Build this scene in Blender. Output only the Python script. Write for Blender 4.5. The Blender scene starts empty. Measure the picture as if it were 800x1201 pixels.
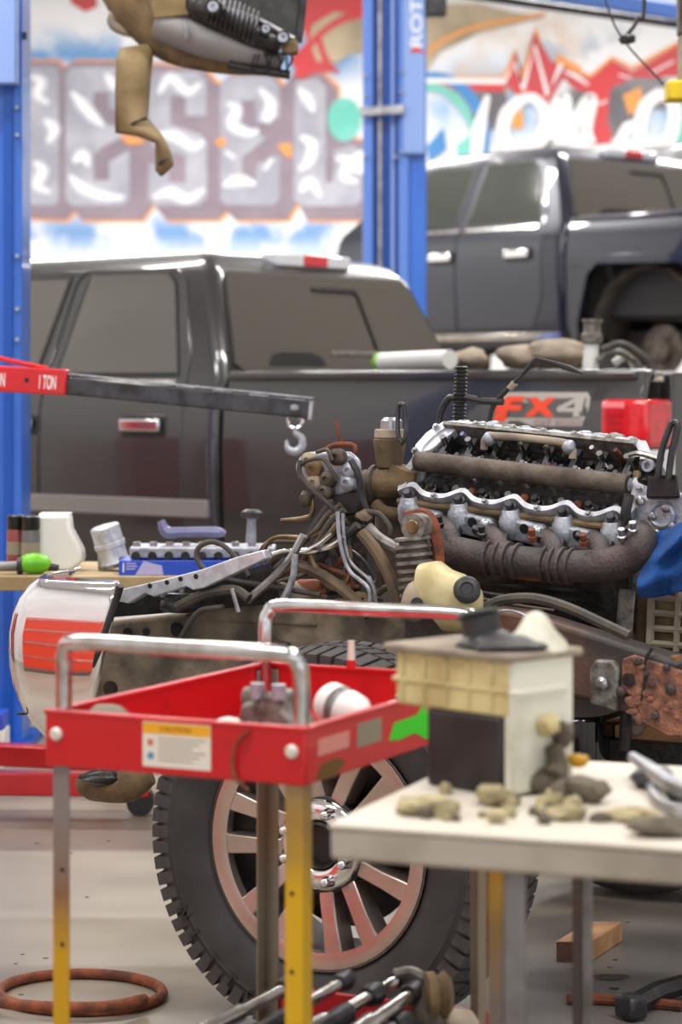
import bpy, bmesh, math, random
from mathutils import Vector, Matrix, noise

# ------------------------------------------------------------------ camera, world, lights
scene = bpy.context.scene
COL = scene.collection
R = math.radians
F = 85.0 / 36.0 * 1201          # focal length in pixels
CAMZ, HOR = 1.40, 450.0         # eye height (m) and the row of the horizon

cam = bpy.data.cameras.new('camera')
cam_ob = bpy.data.objects.new('camera', cam)
COL.objects.link(cam_ob)
cam_ob.location = (0, 0, CAMZ)
cam_ob.rotation_euler = (R(90), 0, 0)
cam.sensor_fit = 'VERTICAL'
cam.sensor_height = 36.0
cam.sensor_width = 24.0
cam.lens = 85.0
cam.shift_y = -(600.5 - HOR) / 1201.0
cam.clip_end = 200
cam.dof.use_dof = True
cam.dof.focus_distance = 5.75
cam.dof.aperture_fstop = 3.6
scene.camera = cam_ob

world = bpy.data.worlds.new('world')
scene.world = world
world.use_nodes = True
wb = world.node_tree.nodes['Background']
wb.inputs[0].default_value = (0.93, 0.96, 1.0, 1)
wb.inputs[1].default_value = 1.35

scene.view_settings.view_transform = 'Standard'
scene.view_settings.look = 'None'
scene.view_settings.gamma = 1.0
scene.view_settings.use_curve_mapping = False
scene.view_settings.exposure = 0.05

CEIL = 6.2
LAMPS = [(-2.6, 2.5), (1.6, 2.5), (-2.6, 7.5), (1.8, 7.5), (-2.6, 12.5), (2.2, 12.5),
         (-2.6, 18.0), (2.6, 18.0), (-1.0, 21.5), (4.5, 21.5)]  # unseen lamps added to light the room; the farthest brighten the mural wall
for (lx, ly) in LAMPS:
    ld = bpy.data.lights.new('added_light', 'AREA')
    ld.shape = 'RECTANGLE'
    ld.size, ld.size_y = 2.4, 0.35
    ld.energy = 165 if ly < 15 else 300
    ld.color = (1.0, 0.97, 0.93)
    lo = bpy.data.objects.new('added_light', ld)
    lo.location = (lx, ly, CEIL - 0.32)
    COL.objects.link(lo)


def at(px, py, Y):
    """a point of the place seen along the ray through (px, py) at distance Y"""
    return Vector(((px - 400) * Y / F, Y, CAMZ - (py - HOR) * Y / F))


# ------------------------------------------------------------------ materials
def lin(h):
    h = h.lstrip('#')
    c = [int(h[i:i + 2], 16) / 255 for i in (0, 2, 4)]
    return tuple((x / 12.92 if x <= 0.04045 else ((x + 0.055) / 1.055) ** 2.4) for x in c) + (1,)


MATS = {}


def mat(name, c1, c2=None, scale=8.0, rough=0.5, metal=0.0, bump=0.0, bscale=None, coat=0.0,
        lo=0.4, hi=0.62, detail=6.0, spec=0.5, rough2=None):
    m = bpy.data.materials.new(name)
    m.use_nodes = True
    nt = m.node_tree
    p = nt.nodes['Principled BSDF']
    p.inputs['Base Color'].default_value = lin(c1)
    p.inputs['Roughness'].default_value = rough
    p.inputs['Metallic'].default_value = metal
    p.inputs['Coat Weight'].default_value = coat
    p.inputs['Coat Roughness'].default_value = 0.03
    p.inputs['Specular IOR Level'].default_value = spec
    if c2 or bump:
        tc = nt.nodes.new('ShaderNodeTexCoord')
        nz = nt.nodes.new('ShaderNodeTexNoise')
        nz.inputs['Scale'].default_value = scale
        nz.inputs['Detail'].default_value = detail
        nt.links.new(tc.outputs['Object'], nz.inputs['Vector'])
        if c2:
            mr = nt.nodes.new('ShaderNodeMapRange')
            mr.inputs[1].default_value = lo
            mr.inputs[2].default_value = hi
            nt.links.new(nz.outputs[0], mr.inputs[0])
            mx = nt.nodes.new('ShaderNodeMix')
            mx.data_type = 'RGBA'
            mx.inputs['A'].default_value = lin(c1)
            mx.inputs['B'].default_value = lin(c2)
            nt.links.new(mr.outputs[0], mx.inputs['Factor'])
            nt.links.new(mx.outputs['Result'], p.inputs['Base Color'])
            if rough2 is not None:
                m2 = nt.nodes.new('ShaderNodeMapRange')
                m2.inputs[3].default_value = rough
                m2.inputs[4].default_value = rough2
                nt.links.new(mr.outputs[0], m2.inputs[0])
                nt.links.new(m2.outputs[0], p.inputs['Roughness'])
        if bump:
            nb = nt.nodes.new('ShaderNodeTexNoise')
            nb.inputs['Scale'].default_value = bscale or scale * 3
            nb.inputs['Detail'].default_value = 4
            nt.links.new(tc.outputs['Object'], nb.inputs['Vector'])
            bp = nt.nodes.new('ShaderNodeBump')
            bp.inputs['Strength'].default_value = bump
            bp.inputs['Distance'].default_value = 0.01
            nt.links.new(nb.outputs[0], bp.inputs['Height'])
            nt.links.new(bp.outputs[0], p.inputs['Normal'])
    MATS[name] = m
    return m


mat('concrete', '#9c9284', '#857b6e', scale=0.9, rough=0.42, bump=0.04, bscale=18, rough2=0.28)
mat('wall_plain', '#e9e9e8', '#dcdcdc', scale=1.2, rough=0.8)
mat('ceiling_white', '#e6e6e4', rough=0.9)
mat('blue_paint', '#2f6fd6', '#2a66cc', scale=3, rough=0.35, coat=0.3)
mat('blue_dark', '#0a4fb0', rough=0.4)
mat('blue_light', '#8aa8e6', rough=0.45)
mat('steel', '#b9b9bd', '#8f8f93', scale=14, rough=0.32, metal=0.9)
mat('steel_dark', '#55555a', '#3b3a3c', scale=14, rough=0.42, metal=0.8)
mat('alu_bright', '#d2d5de', '#b8bbc4', scale=40, rough=0.38, metal=0.4)
mat('blue_mid', '#5f88dc', rough=0.4)
mat('chrome', '#e8e8ea', rough=0.06, metal=1.0)
mat('chrome_worn', '#d8d8da', '#b9b4b0', scale=20, rough=0.16, metal=1.0)
mat('alu_cast', '#b0b4c0', '#94979f', scale=40, rough=0.42, metal=0.55, bump=0.25, bscale=90)
mat('alu_dirty', '#8f8c88', '#645d55', scale=40, rough=0.55, metal=0.5, bump=0.3, bscale=80)
mat('iron_brown', '#6a6058', '#4c4038', scale=16, rough=0.62, metal=0.45, bump=0.3, bscale=70)
mat('manifold_iron', '#4d4849', '#5c5150', scale=18, rough=0.6, metal=0.5, bump=0.35, bscale=110)
mat('rust', '#8a4a2e', '#5a3526', scale=22, rough=0.85, bump=0.5, bscale=60)
mat('rust_flaky', '#9c6a52', '#5a3e38', scale=26, rough=0.85, bump=0.7, bscale=60)
mat('frame_steel', '#4a4644', '#7d5648', scale=5, rough=0.6, metal=0.25, bump=0.3, bscale=50, lo=0.45, hi=0.7)
mat('frame_dirty', '#8c7f6d', '#554c43', scale=9, rough=0.75, metal=0.1, bump=0.4, bscale=40)
mat('mud_brown', '#7d6748', '#5a4a37', scale=12, rough=0.85, bump=0.4, bscale=50)
mat('flap_brown', '#8a7554', '#77643f', scale=9, rough=0.75, bump=0.2, bscale=30)
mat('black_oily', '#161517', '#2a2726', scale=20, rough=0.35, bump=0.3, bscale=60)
mat('black_plastic', '#1e1e20', '#2c2c2e', scale=12, rough=0.45)
mat('black_gloss', '#0d0e12', rough=0.12, coat=0.6)
mat('rubber', '#393637', '#2c2a2b', scale=10, rough=0.72, bump=0.1, bscale=60)
mat('tread_rubber', '#4b4645', '#343131', scale=14, rough=0.8, bump=0.3, bscale=60)
mat('rim_alloy', '#c4b2aa', '#b0a098', scale=6, rough=0.27, metal=0.85)
mat('rim_dark', '#232225', rough=0.4, metal=0.3)
mat('hose_rubber', '#3a3634', '#4e463e', scale=18, rough=0.6)
mat('hose_brown', '#6e5b44', '#4a3e33', scale=14, rough=0.65)
mat('brass_line', '#94805f', '#65543f', scale=22, rough=0.4, metal=0.7)
mat('cooler_black', '#2c2c2e', '#3e3c3a', scale=16, rough=0.5, metal=0.3)
mat('cream_plastic', '#cfc496', '#b4a672', scale=9, rough=0.45)
mat('cream_box', '#d4c490', '#a8905c', scale=10, rough=0.55, lo=0.45, hi=0.75)
mat('pale_box', '#dcdacb', '#b0a990', scale=10, rough=0.5, lo=0.5, hi=0.8)
mat('red_paint', '#d3121c', '#c01019', scale=4, rough=0.34, coat=0.4)
mat('red_scuffed', '#c60f19', '#a3161a', scale=14, rough=0.4, coat=0.2, lo=0.6, hi=0.8)
mat('orange_red', '#f0421c', rough=0.5)
mat('green_paint', '#38d41c', rough=0.5)
mat('sticker_white', '#e6ded0', rough=0.5)
mat('sticker_amber', '#f2ac1e', rough=0.5)
mat('sticker_pink', '#dc8f86', rough=0.5)
mat('sticker_grey', '#8f8674', rough=0.5)
mat('ink_blue', '#4f8bb8', rough=0.5)
mat('ink_red', '#d06a5a', rough=0.5)
mat('ink_brown', '#6b4a14', rough=0.5)
mat('ink_grey', '#a59c90', rough=0.5)
mat('bolt_cap', '#e0d8cc', rough=0.3, metal=0.2)
mat('table_white', '#cfc7ba', '#bcb1a0', scale=5, rough=0.6, bump=0.1, bscale=20, lo=0.5, hi=0.8)
mat('table_edge', '#b7ad9f', '#9c9284', scale=7, rough=0.65)
mat('leg_grey', '#8c8a8c', '#6c6664', scale=8, rough=0.4, metal=0.5)
mat('leg_yellow', '#e0ac12', '#c8930f', scale=10, rough=0.45)
mat('leg_rust', '#a4552a', '#8a6a3e', scale=8, rough=0.5)
mat('plywood', '#b6a07a', '#9c8660', scale=6, rough=0.7)
mat('wood_raw', '#c99a74', '#aa7a54', scale=9, rough=0.75)
mat('wood_old', '#6a4a38', '#53392c', scale=9, rough=0.8)
mat('dirt_pale', '#b9ad86', '#8e8262', scale=20, rough=0.9, bump=0.5, bscale=60)
mat('dirt_dark', '#6f6658', '#554c40', scale=20, rough=0.9, bump=0.5, bscale=60)
mat('white_plastic', '#e9e9e6', rough=0.4)
mat('lime', '#7ecb2e', '#5fb021', scale=10, rough=0.35)
mat('can_black', '#151515', rough=0.3)
mat('can_red', '#8f4a48', rough=0.35, metal=0.3)
mat('can_grey', '#6c686a', rough=0.35, metal=0.4)
mat('tray_blue', '#2a50c8', rough=0.4)
mat('print_lilac', '#b9b4e0', rough=0.5)
mat('purple_tool', '#78789a', '#66668a', scale=12, rough=0.4, metal=0.3)
mat('rag_blue', '#174b90', '#123e7c', scale=14, rough=0.9, bump=0.4, bscale=120)
mat('truck_grey', '#3b3a3c', rough=0.3, metal=0.5, coat=1.0)
mat('truck_navy', '#191d2e', rough=0.3, metal=0.3, coat=1.0)
mat('truck_silver', '#8a8a8c', rough=0.35, metal=0.5, coat=0.8)
mat('reflection_grey', '#8b8784', rough=0.4, coat=0.3)
mat('steel_grey', '#8f8d8e', '#858382', scale=5, rough=0.5, metal=0.3)
mat('trim_black', '#1a1a1c', rough=0.4)
mat('glass_dark', '#58534d', rough=0.05, metal=0.2, coat=1.0)
mat('glass_green', '#40453f', rough=0.05, coat=1.0)
mat('lamp_red', '#e01024', '#c40818', scale=20, rough=0.12, coat=1.0)
mat('lamp_red_deep', '#b00a18', rough=0.15, coat=1.0)
mat('lamp_pink', '#ff8a90', rough=0.15, coat=1.0)
mat('lamp_clear', '#dfe2ea', rough=0.1, coat=1.0)
mat('decal_orange', '#f04a28', rough=0.4)
mat('decal_grey', '#b3b0aa', rough=0.4)
mat('decal_dark', '#5c5a58', rough=0.4)
mat('decal_mauve', '#a98c92', rough=0.4)
mat('bed_liner', '#2e2d2c', rough=0.7)
mat('canvas', '#a49684', '#83776a', scale=10, rough=0.85, bump=0.3, bscale=40)
mat('yellow_paint', '#e6c812', '#cfae10', scale=8, rough=0.5)
mat('chest_red', '#b81a1e', '#a8161a', scale=3, rough=0.3, coat=0.4)
mat('chest_orange', '#f0401a', rough=0.35, coat=0.3)
mat('under_dark', '#2b2826', '#473d33', scale=6, rough=0.8)
# mural paints
mat('paint_grey', '#a3a4b2', '#b9bac6', scale=2.2, rough=0.7)
mat('paint_mauve', '#8d7f8c', '#9a8c98', scale=2.0, rough=0.7)
mat('paint_orange', '#f2a45c', rough=0.7)
mat('paint_white', '#f6f6f8', rough=0.7)
mat('paint_pale', '#d5d8e2', rough=0.7)
mat('paint_shade', '#7d7684', rough=0.7)
mat('paint_red', '#d84a4e', '#c9545a', scale=2, rough=0.7)
mat('paint_tan', '#c9b79c', '#a79880', scale=1.6, rough=0.7)
mat('paint_teal', '#6fc8b8', '#8ad6cc', scale=2, rough=0.7)
mat('paint_sky', '#4f8fcc', rough=0.7)
mat('paint_char', '#6c6a70', '#8c8a90', scale=2, rough=0.7)
mat('lamp_case', '#e8e8e8', rough=0.5)


# wall with sprayed blue and flame-coloured clouds (paint on the wall)
def mural_wall():
    m = bpy.data.materials.new('mural_wall')
    m.use_nodes = True
    nt = m.node_tree
    p = nt.nodes['Principled BSDF']
    p.inputs['Roughness'].default_value = 0.75
    tc = nt.nodes.new('ShaderNodeTexCoord')
    sep = nt.nodes.new('ShaderNodeSeparateXYZ')
    nt.links.new(tc.outputs['Object'], sep.inputs[0])
    cur = None
    base = nt.nodes.new('ShaderNodeRGB')
    base.outputs[0].default_value = lin('#f1f2f5')
    cur = base.outputs[0]

    def band(z0, z1, colour, sc, thr, seed, x0=-50, x1=50, soft=0.35):
        nonlocal cur
        z0, z1 = 1.4 + (z0 - 1.4) * 1.0625, 1.4 + (z1 - 1.4) * 1.0625
        a = nt.nodes.new('ShaderNodeMapRange'); a.interpolation_type = 'SMOOTHSTEP'
        a.inputs[1].default_value = z0 - soft; a.inputs[2].default_value = z0 + soft
        nt.links.new(sep.outputs[2], a.inputs[0])
        b = nt.nodes.new('ShaderNodeMapRange'); b.interpolation_type = 'SMOOTHSTEP'
        b.inputs[1].default_value = z1 - soft; b.inputs[2].default_value = z1 + soft
        b.inputs[3].default_value = 1; b.inputs[4].default_value = 0
        nt.links.new(sep.outputs[2], b.inputs[0])
        mu = nt.nodes.new('ShaderNodeMath'); mu.operation = 'MULTIPLY'
        nt.links.new(a.outputs[0], mu.inputs[0]); nt.links.new(b.outputs[0], mu.inputs[1])
        c = nt.nodes.new('ShaderNodeMapRange')
        c.inputs[1].default_value = x0 - .3; c.inputs[2].default_value = x0 + .3
        nt.links.new(sep.outputs[0], c.inputs[0])
        d = nt.nodes.new('ShaderNodeMapRange')
        d.inputs[1].default_value = x1 - .3; d.inputs[2].default_value = x1 + .3
        d.inputs[3].default_value = 1; d.inputs[4].default_value = 0
        nt.links.new(sep.outputs[0], d.inputs[0])
        m3 = nt.nodes.new('ShaderNodeMath'); m3.operation = 'MULTIPLY'
        nt.links.new(c.outputs[0], m3.inputs[0]); nt.links.new(d.outputs[0], m3.inputs[1])
        m4 = nt.nodes.new('ShaderNodeMath'); m4.operation = 'MULTIPLY'
        nt.links.new(mu.outputs[0], m4.inputs[0]); nt.links.new(m3.outputs[0], m4.inputs[1])
        nz = nt.nodes.new('ShaderNodeTexNoise'); nz.noise_dimensions = '4D'
        nz.inputs['W'].default_value = seed; nz.inputs['Scale'].default_value = sc
        nz.inputs['Detail'].default_value = 5
        nt.links.new(tc.outputs['Object'], nz.inputs['Vector'])
        e = nt.nodes.new('ShaderNodeMapRange')
        e.inputs[1].default_value = thr; e.inputs[2].default_value = thr + .14
        nt.links.new(nz.outputs[0], e.inputs[0])
        m5 = nt.nodes.new('ShaderNodeMath'); m5.operation = 'MULTIPLY'
        nt.links.new(m4.outputs[0], m5.inputs[0]); nt.links.new(e.outputs[0], m5.inputs[1])
        mx = nt.nodes.new('ShaderNodeMix'); mx.data_type = 'RGBA'
        nt.links.new(m5.outputs[0], mx.inputs['Factor'])
        nt.links.new(cur, mx.inputs['A'])
        mx.inputs['B'].default_value = lin(colour)
        cur = mx.outputs['Result']
    band(2.75, 3.05, '#5d93cf', 2.0, 0.40, 3.1, soft=.22)
    band(2.2, 2.7, '#a9cfe6', 1.6, 0.45, 5.7, soft=.3)
    band(4.45, 4.85, '#6f9fd2', 1.7, 0.42, 8.2, x1=.3, soft=.22)
    band(3.9, 4.5, '#7fb2de', 1.2, 0.47, 1.4, x0=.9, x1=6, soft=.3)
    band(4.3, 5.2, '#d9b48a', 0.9, 0.5, 12.4, x0=.9, x1=2.6, soft=.3)
    band(4.4, 4.9, '#aebccb', 2.6, 0.5, 15.4, x0=2.0, x1=6, soft=.3)
    nt.links.new(cur, p.inputs['Base Color'])
    MATS['mural_wall'] = m


mural_wall()


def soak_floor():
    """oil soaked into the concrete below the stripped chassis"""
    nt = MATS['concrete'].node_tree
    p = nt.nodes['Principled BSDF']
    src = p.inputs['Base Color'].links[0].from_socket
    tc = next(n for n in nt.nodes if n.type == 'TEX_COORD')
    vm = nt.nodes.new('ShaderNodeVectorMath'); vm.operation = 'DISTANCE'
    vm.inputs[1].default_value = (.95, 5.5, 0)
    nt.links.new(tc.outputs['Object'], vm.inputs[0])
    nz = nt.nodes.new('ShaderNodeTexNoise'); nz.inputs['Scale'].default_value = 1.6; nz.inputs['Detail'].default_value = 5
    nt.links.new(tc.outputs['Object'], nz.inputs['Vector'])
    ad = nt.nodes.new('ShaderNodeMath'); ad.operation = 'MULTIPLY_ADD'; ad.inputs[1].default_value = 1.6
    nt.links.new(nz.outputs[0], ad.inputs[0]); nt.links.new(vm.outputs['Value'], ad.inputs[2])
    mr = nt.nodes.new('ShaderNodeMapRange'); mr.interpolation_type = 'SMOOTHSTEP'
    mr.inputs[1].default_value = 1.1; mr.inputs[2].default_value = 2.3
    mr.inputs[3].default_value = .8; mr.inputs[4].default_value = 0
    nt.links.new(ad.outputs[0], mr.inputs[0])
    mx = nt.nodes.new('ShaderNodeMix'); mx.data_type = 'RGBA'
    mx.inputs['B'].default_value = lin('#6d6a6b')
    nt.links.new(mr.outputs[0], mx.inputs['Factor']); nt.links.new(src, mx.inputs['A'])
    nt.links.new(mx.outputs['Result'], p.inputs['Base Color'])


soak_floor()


# leg paint: bare steel above, worn yellow paint below (real paint boundary on the legs)
def leg_paint(name, z_lo, z_hi, upper, mid, lower):
    m = bpy.data.materials.new(name)
    m.use_nodes = True
    nt = m.node_tree
    p = nt.nodes['Principled BSDF']
    p.inputs['Roughness'].default_value = 0.45
    p.inputs['Metallic'].default_value = 0.15
    tc = nt.nodes.new('ShaderNodeTexCoord')
    sep = nt.nodes.new('ShaderNodeSeparateXYZ')
    nt.links.new(tc.outputs['Object'], sep.inputs[0])
    nz = nt.nodes.new('ShaderNodeTexNoise')
    nz.inputs['Scale'].default_value = 14
    nt.links.new(tc.outputs['Object'], nz.inputs['Vector'])
    ad = nt.nodes.new('ShaderNodeMath'); ad.operation = 'MULTIPLY_ADD'
    ad.inputs[1].default_value = 0.12
    nt.links.new(nz.outputs[0], ad.inputs[0])
    nt.links.new(sep.outputs[2], ad.inputs[2])
    mr = nt.nodes.new('ShaderNodeMapRange')
    mr.inputs[1].default_value = z_lo + .06
    mr.inputs[2].default_value = z_hi + .06
    nt.links.new(ad.outputs[0], mr.inputs[0])
    cr = nt.nodes.new('ShaderNodeValToRGB')
    cr.color_ramp.elements[0].color = lin(lower)
    cr.color_ramp.elements[0].position = 0.2
    cr.color_ramp.elements[1].color = lin(upper)
    cr.color_ramp.elements[1].position = 0.9
    e = cr.color_ramp.elements.new(0.5)
    e.color = lin(mid)
    nt.links.new(mr.outputs[0], cr.inputs[0])
    nt.links.new(cr.outputs[0], p.inputs['Base Color'])
    MATS[name] = m


# ------------------------------------------------------------------ mesh helpers
def spline(pts, n=6):
    """Catmull-Rom through pts"""
    P = [Vector(p) for p in pts]
    if len(P) < 3:
        return P
    out = []
    for i in range(len(P) - 1):
        p0 = P[i - 1] if i else P[0] * 2 - P[1]
        p1, p2 = P[i], P[i + 1]
        p3 = P[i + 2] if i + 2 < len(P) else P[-1] * 2 - P[-2]
        for k in range(n):
            t = k / n
            out.append(0.5 * ((2 * p1) + (p2 - p0) * t + (2 * p0 - 5 * p1 + 4 * p2 - p3) * t * t
                              + (3 * p1 - p0 - 3 * p2 + p3) * t ** 3))
    out.append(P[-1])
    return out


class MB:
    """collects shapes; build() links them as one mesh object"""

    def __init__(self, M=None):
        self.v, self.f, self.M = [], [], M

    def add(self, vs, fs):
        o = len(self.v)
        self.v += [(self.M @ Vector(p)) if self.M else Vector(p) for p in vs]
        self.f += [tuple(i + o for i in f) for f in fs]
        return self

    def box(self, c, s, m=None):
        c = Vector(c)
        hx, hy, hz = s[0] / 2, s[1] / 2, s[2] / 2
        vs = [Vector((x, y, z)) for x in (-hx, hx) for y in (-hy, hy) for z in (-hz, hz)]
        if m is not None:
            vs = [m @ p for p in vs]
        return self.add([p + c for p in vs], [(0, 1, 3, 2), (4, 6, 7, 5), (0, 4, 5, 1), (2, 3, 7, 6), (0, 2, 6, 4), (1, 5, 7, 3)])

    def bx(self, a, b):
        return self.box([(a[i] + b[i]) / 2 for i in range(3)], [abs(b[i] - a[i]) for i in range(3)])

    def loft(self, rings, cap=True, closed=True, loop=False):
        n = len(rings[0])
        vs = [p for r in rings for p in r]
        fs = []
        m = len(rings)
        for i in range(m if loop else m - 1):
            i2 = (i + 1) % m
            for j in range(n if closed else n - 1):
                k = (j + 1) % n
                fs.append((i * n + j, i * n + k, i2 * n + k, i2 * n + j))
        if cap and closed and not loop:
            fs.append(tuple(range(n))[::-1])
            fs.append(tuple((m - 1) * n + j for j in range(n)))
        return self.add(vs, fs)

    def tube(self, pts, r, n=8, smooth=6, cap=True, loop=False):
        P = spline(pts, smooth) if smooth else [Vector(p) for p in pts]
        if loop:
            P = P[:-1]
        rs = r if isinstance(r, (list, tuple)) else None
        rings = []
        t0 = (P[1] - P[0]).normalized()
        up = Vector((0, 0, 1)) if abs(t0.z) < 0.9 else Vector((1, 0, 0))
        nrm = t0.cross(up).normalized()
        for i, p in enumerate(P):
            a = P[i - 1] if i else (P[-1] if loop else P[0])
            b = P[i + 1] if i + 1 < len(P) else (P[0] if loop else P[-1])
            t = (b - a).normalized()
            nrm = (nrm - t * nrm.dot(t))
            if nrm.length < 1e-6:
                nrm = t.orthogonal()
            nrm.normalize()
            bn = t.cross(nrm)
            if rs:
                q = i / (len(P) - 1) * (len(rs) - 1)
                k = min(int(q), len(rs) - 2)
                rr = rs[k] + (rs[k + 1] - rs[k]) * (q - k)
            else:
                rr = r
            rings.append([p + (nrm * math.cos(2 * math.pi * j / n) + bn * math.sin(2 * math.pi * j / n)) * rr for j in range(n)])
        return self.loft(rings, cap=cap, loop=loop)

    def cyl(self, a, b, r, r2=None, n=14):
        a, b = Vector(a), Vector(b)
        r2 = r if r2 is None else r2
        return self.lathe([(0, r), ((b - a).length, r2)], a, b - a, n)

    def lathe(self, prof, o, axis, n=24, cap=True, arc=None, ref=None):
        """prof = [(distance along axis, radius)]"""
        o, ax = Vector(o), Vector(axis).normalized()
        u = Vector(ref) if ref else ax.orthogonal()
        u = (u - ax * u.dot(ax)).normalized()
        w = ax.cross(u)
        rings = []
        for d, r in prof:
            rings.append([o + ax * d + (u * math.cos(2 * math.pi * j / n) + w * math.sin(2 * math.pi * j / n)) * max(r, 1e-4) for j in range(n)])
        return self.loft(rings, cap=cap)

    def prism(self, poly, o, ex, ey, ez, d0, d1):
        """polygon (x, y) in the plane ex/ey, extruded along ez from d0 to d1"""
        o, ex, ey, ez = Vector(o), Vector(ex), Vector(ey), Vector(ez)
        n = len(poly)
        vs = [o + ex * x + ey * y + ez * d0 for x, y in poly] + [o + ex * x + ey * y + ez * d1 for x, y in poly]
        fs = [tuple(range(n))[::-1], tuple(range(n, 2 * n))]
        fs += [(i, (i + 1) % n, n + (i + 1) % n, n + i) for i in range(n)]
        return self.add(vs, fs)

    def ring(self, outer, inner, f):
        """band between two outlines of equal length; f(x, y, d) -> point, d in 0..1"""
        n = len(outer)
        vs = [f(x, y, 0) for x, y in outer] + [f(x, y, 0) for x, y in inner] + [f(x, y, 1) for x, y in outer] + [f(x, y, 1) for x, y in inner]
        fs = []
        for i in range(n):
            j = (i + 1) % n
            fs += [(2 * n + i, 2 * n + j, 3 * n + j, 3 * n + i), (i, n + i, n + j, j), (i, j, 2 * n + j, 2 * n + i), (n + i, 3 * n + i, 3 * n + j, n + j)]
        return self.add(vs, fs)

    def lump(self, c, s, seed=0, sub=2, amt=0.35, m=None):
        bm = bmesh.new()
        bmesh.ops.create_icosphere(bm, subdivisions=sub, radius=1)
        vs = []
        for v in bm.verts:
            k = 1 + amt * (noise.noise(v.co * 1.3 + Vector((seed * 3.7, seed * 1.3, seed))) + 0.4 * noise.noise(v.co * 3.1 + Vector((seed, seed * 5, 0))))
            p = Vector((v.co.x * s[0] * k, v.co.y * s[1] * k, v.co.z * s[2] * k))
            if m is not None:
                p = m @ p
            vs.append(p + Vector(c))
        fs = [tuple(v.index for v in f.verts) for f in bm.faces]
        bm.free()
        return self.add(vs, fs)

    def build(self, name, material, parent=None, bevel=0.0, smooth=True, angle=40, seg=2, solid=0.0, subsurf=0):
        root = parent
        while root is not None and root.parent is not None:
            root = root.parent
        off = Vector(root.location) if root is not None else Vector()
        me = bpy.data.meshes.new(name)
        me.from_pydata([tuple(p - off) for p in self.v], [], self.f)
        bm = bmesh.new()
        bm.from_mesh(me)
        bmesh.ops.recalc_face_normals(bm, faces=bm.faces)
        bm.to_mesh(me)
        bm.free()
        if smooth:
            me.polygons.foreach_set('use_smooth', [True] * len(me.polygons))
            me.set_sharp_from_angle(angle=R(angle))
        me.materials.append(MATS[material])
        o = bpy.data.objects.new(name, me)
        COL.objects.link(o)
        if parent is not None:
            o.parent = parent
        if solid:
            md = o.modifiers.new('solid', 'SOLIDIFY'); md.thickness = solid
        if bevel:
            md = o.modifiers.new('bevel', 'BEVEL')
            md.width = bevel; md.segments = seg; md.limit_method = 'ANGLE'; md.angle_limit = R(40)
            md.harden_normals = False
        if subsurf:
            md = o.modifiers.new('sub', 'SUBSURF'); md.levels = subsurf; md.render_levels = subsurf
        return o


def tag(o, label, cat, group=None):
    o['label'] = label
    o['category'] = cat
    if group:
        o['group'] = group
    return o


def thing(name, loc, label, cat, group=None):
    o = bpy.data.objects.new(name, None)
    o.empty_display_size = 0.1
    COL.objects.link(o)
    o.location = loc
    return tag(o, label, cat, group)


def struct(o):
    o['kind'] = 'structure'
    return o


def text_part(name, body, size, o, ex, ey, material, parent, depth=0.001, align='LEFT', bold=0.0, fit=None):
    """flat lettering lying in the plane ex/ey, standing proud by depth"""
    cu = bpy.data.curves.new(name, 'FONT')
    cu.body = body
    cu.size = size
    cu.align_x = align
    cu.extrude = depth
    cu.offset = bold
    tmp = bpy.data.objects.new(name, cu)
    COL.objects.link(tmp)
    bpy.context.view_layer.update()
    me = bpy.data.meshes.new_from_object(tmp.evaluated_get(bpy.context.evaluated_depsgraph_get()))
    bpy.data.objects.remove(tmp)
    ex, ey = Vector(ex).normalized(), Vector(ey).normalized()
    ez = ex.cross(ey)
    sx = sy = 1.0
    if fit:
        xs = [v.co.x for v in me.vertices]; ys = [v.co.y for v in me.vertices]
        sx = fit[0] / (max(xs) - min(xs)); sy = fit[1] / (max(ys) - min(ys))
        x0, y0 = min(xs), min(ys)
    else:
        x0 = y0 = 0
    vs = [Vector(o) + ex * (v.co.x - x0) * sx + ey * (v.co.y - y0) * sy + ez * v.co.z for v in me.vertices]
    mb = MB().add(vs, [tuple(p.vertices) for p in me.polygons])
    bpy.data.meshes.remove(me)
    return mb.build(name, material, parent, smooth=False)


def rrect(x0, x1, y0, y1, r, z, n=5):
    """rounded rectangle ring at height z"""
    r = min(r, (x1 - x0) / 2 - 1e-3, (y1 - y0) / 2 - 1e-3)
    out = []
    for cx, cy, a0 in ((x1 - r, y1 - r, 0), (x0 + r, y1 - r, 90), (x0 + r, y0 + r, 180), (x1 - r, y0 + r, 270)):
        for k in range(n + 1):
            a = R(a0 + 90 * k / n)
            out.append(Vector((cx + r * math.cos(a), cy + r * math.sin(a), z)))
    return out


def interp(tab, z):
    if z <= tab[0][0]:
        return tab[0][1]
    for (a, fa), (b, fb) in zip(tab, tab[1:]):
        if z <= b:
            return fa + (fb - fa) * (z - a) / (b - a)
    return tab[-1][1]


def panel(mb, poly, fmap, o0, o1, cuts=()):
    """curved sheet: polygon (s, t) cut along constant t, mapped by fmap(s, t, offset), from offset o0 to o1"""
    bm = bmesh.new()
    vs = [bm.verts.new((s, t, 0)) for s, t in poly]
    bm.faces.new(vs)
    for c in cuts:
        bmesh.ops.bisect_plane(bm, geom=bm.verts[:] + bm.edges[:] + bm.faces[:], plane_co=(0, c, 0), plane_no=(0, 1, 0))
    bm.verts.index_update()
    n = len(bm.verts)
    co = [v.co.copy() for v in bm.verts]
    fs = [tuple(v.index for v in f.verts) for f in bm.faces]
    be = [(e.verts[0].index, e.verts[1].index) for e in bm.edges if len(e.link_faces) == 1]
    bm.free()
    V = [fmap(c.x, c.y, o0) for c in co] + [fmap(c.x, c.y, o1) for c in co]
    FS = fs + [tuple(i + n for i in f) for f in fs] + [(a, b, b + n, a + n) for a, b in be]
    return mb.add(V, FS)


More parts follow.
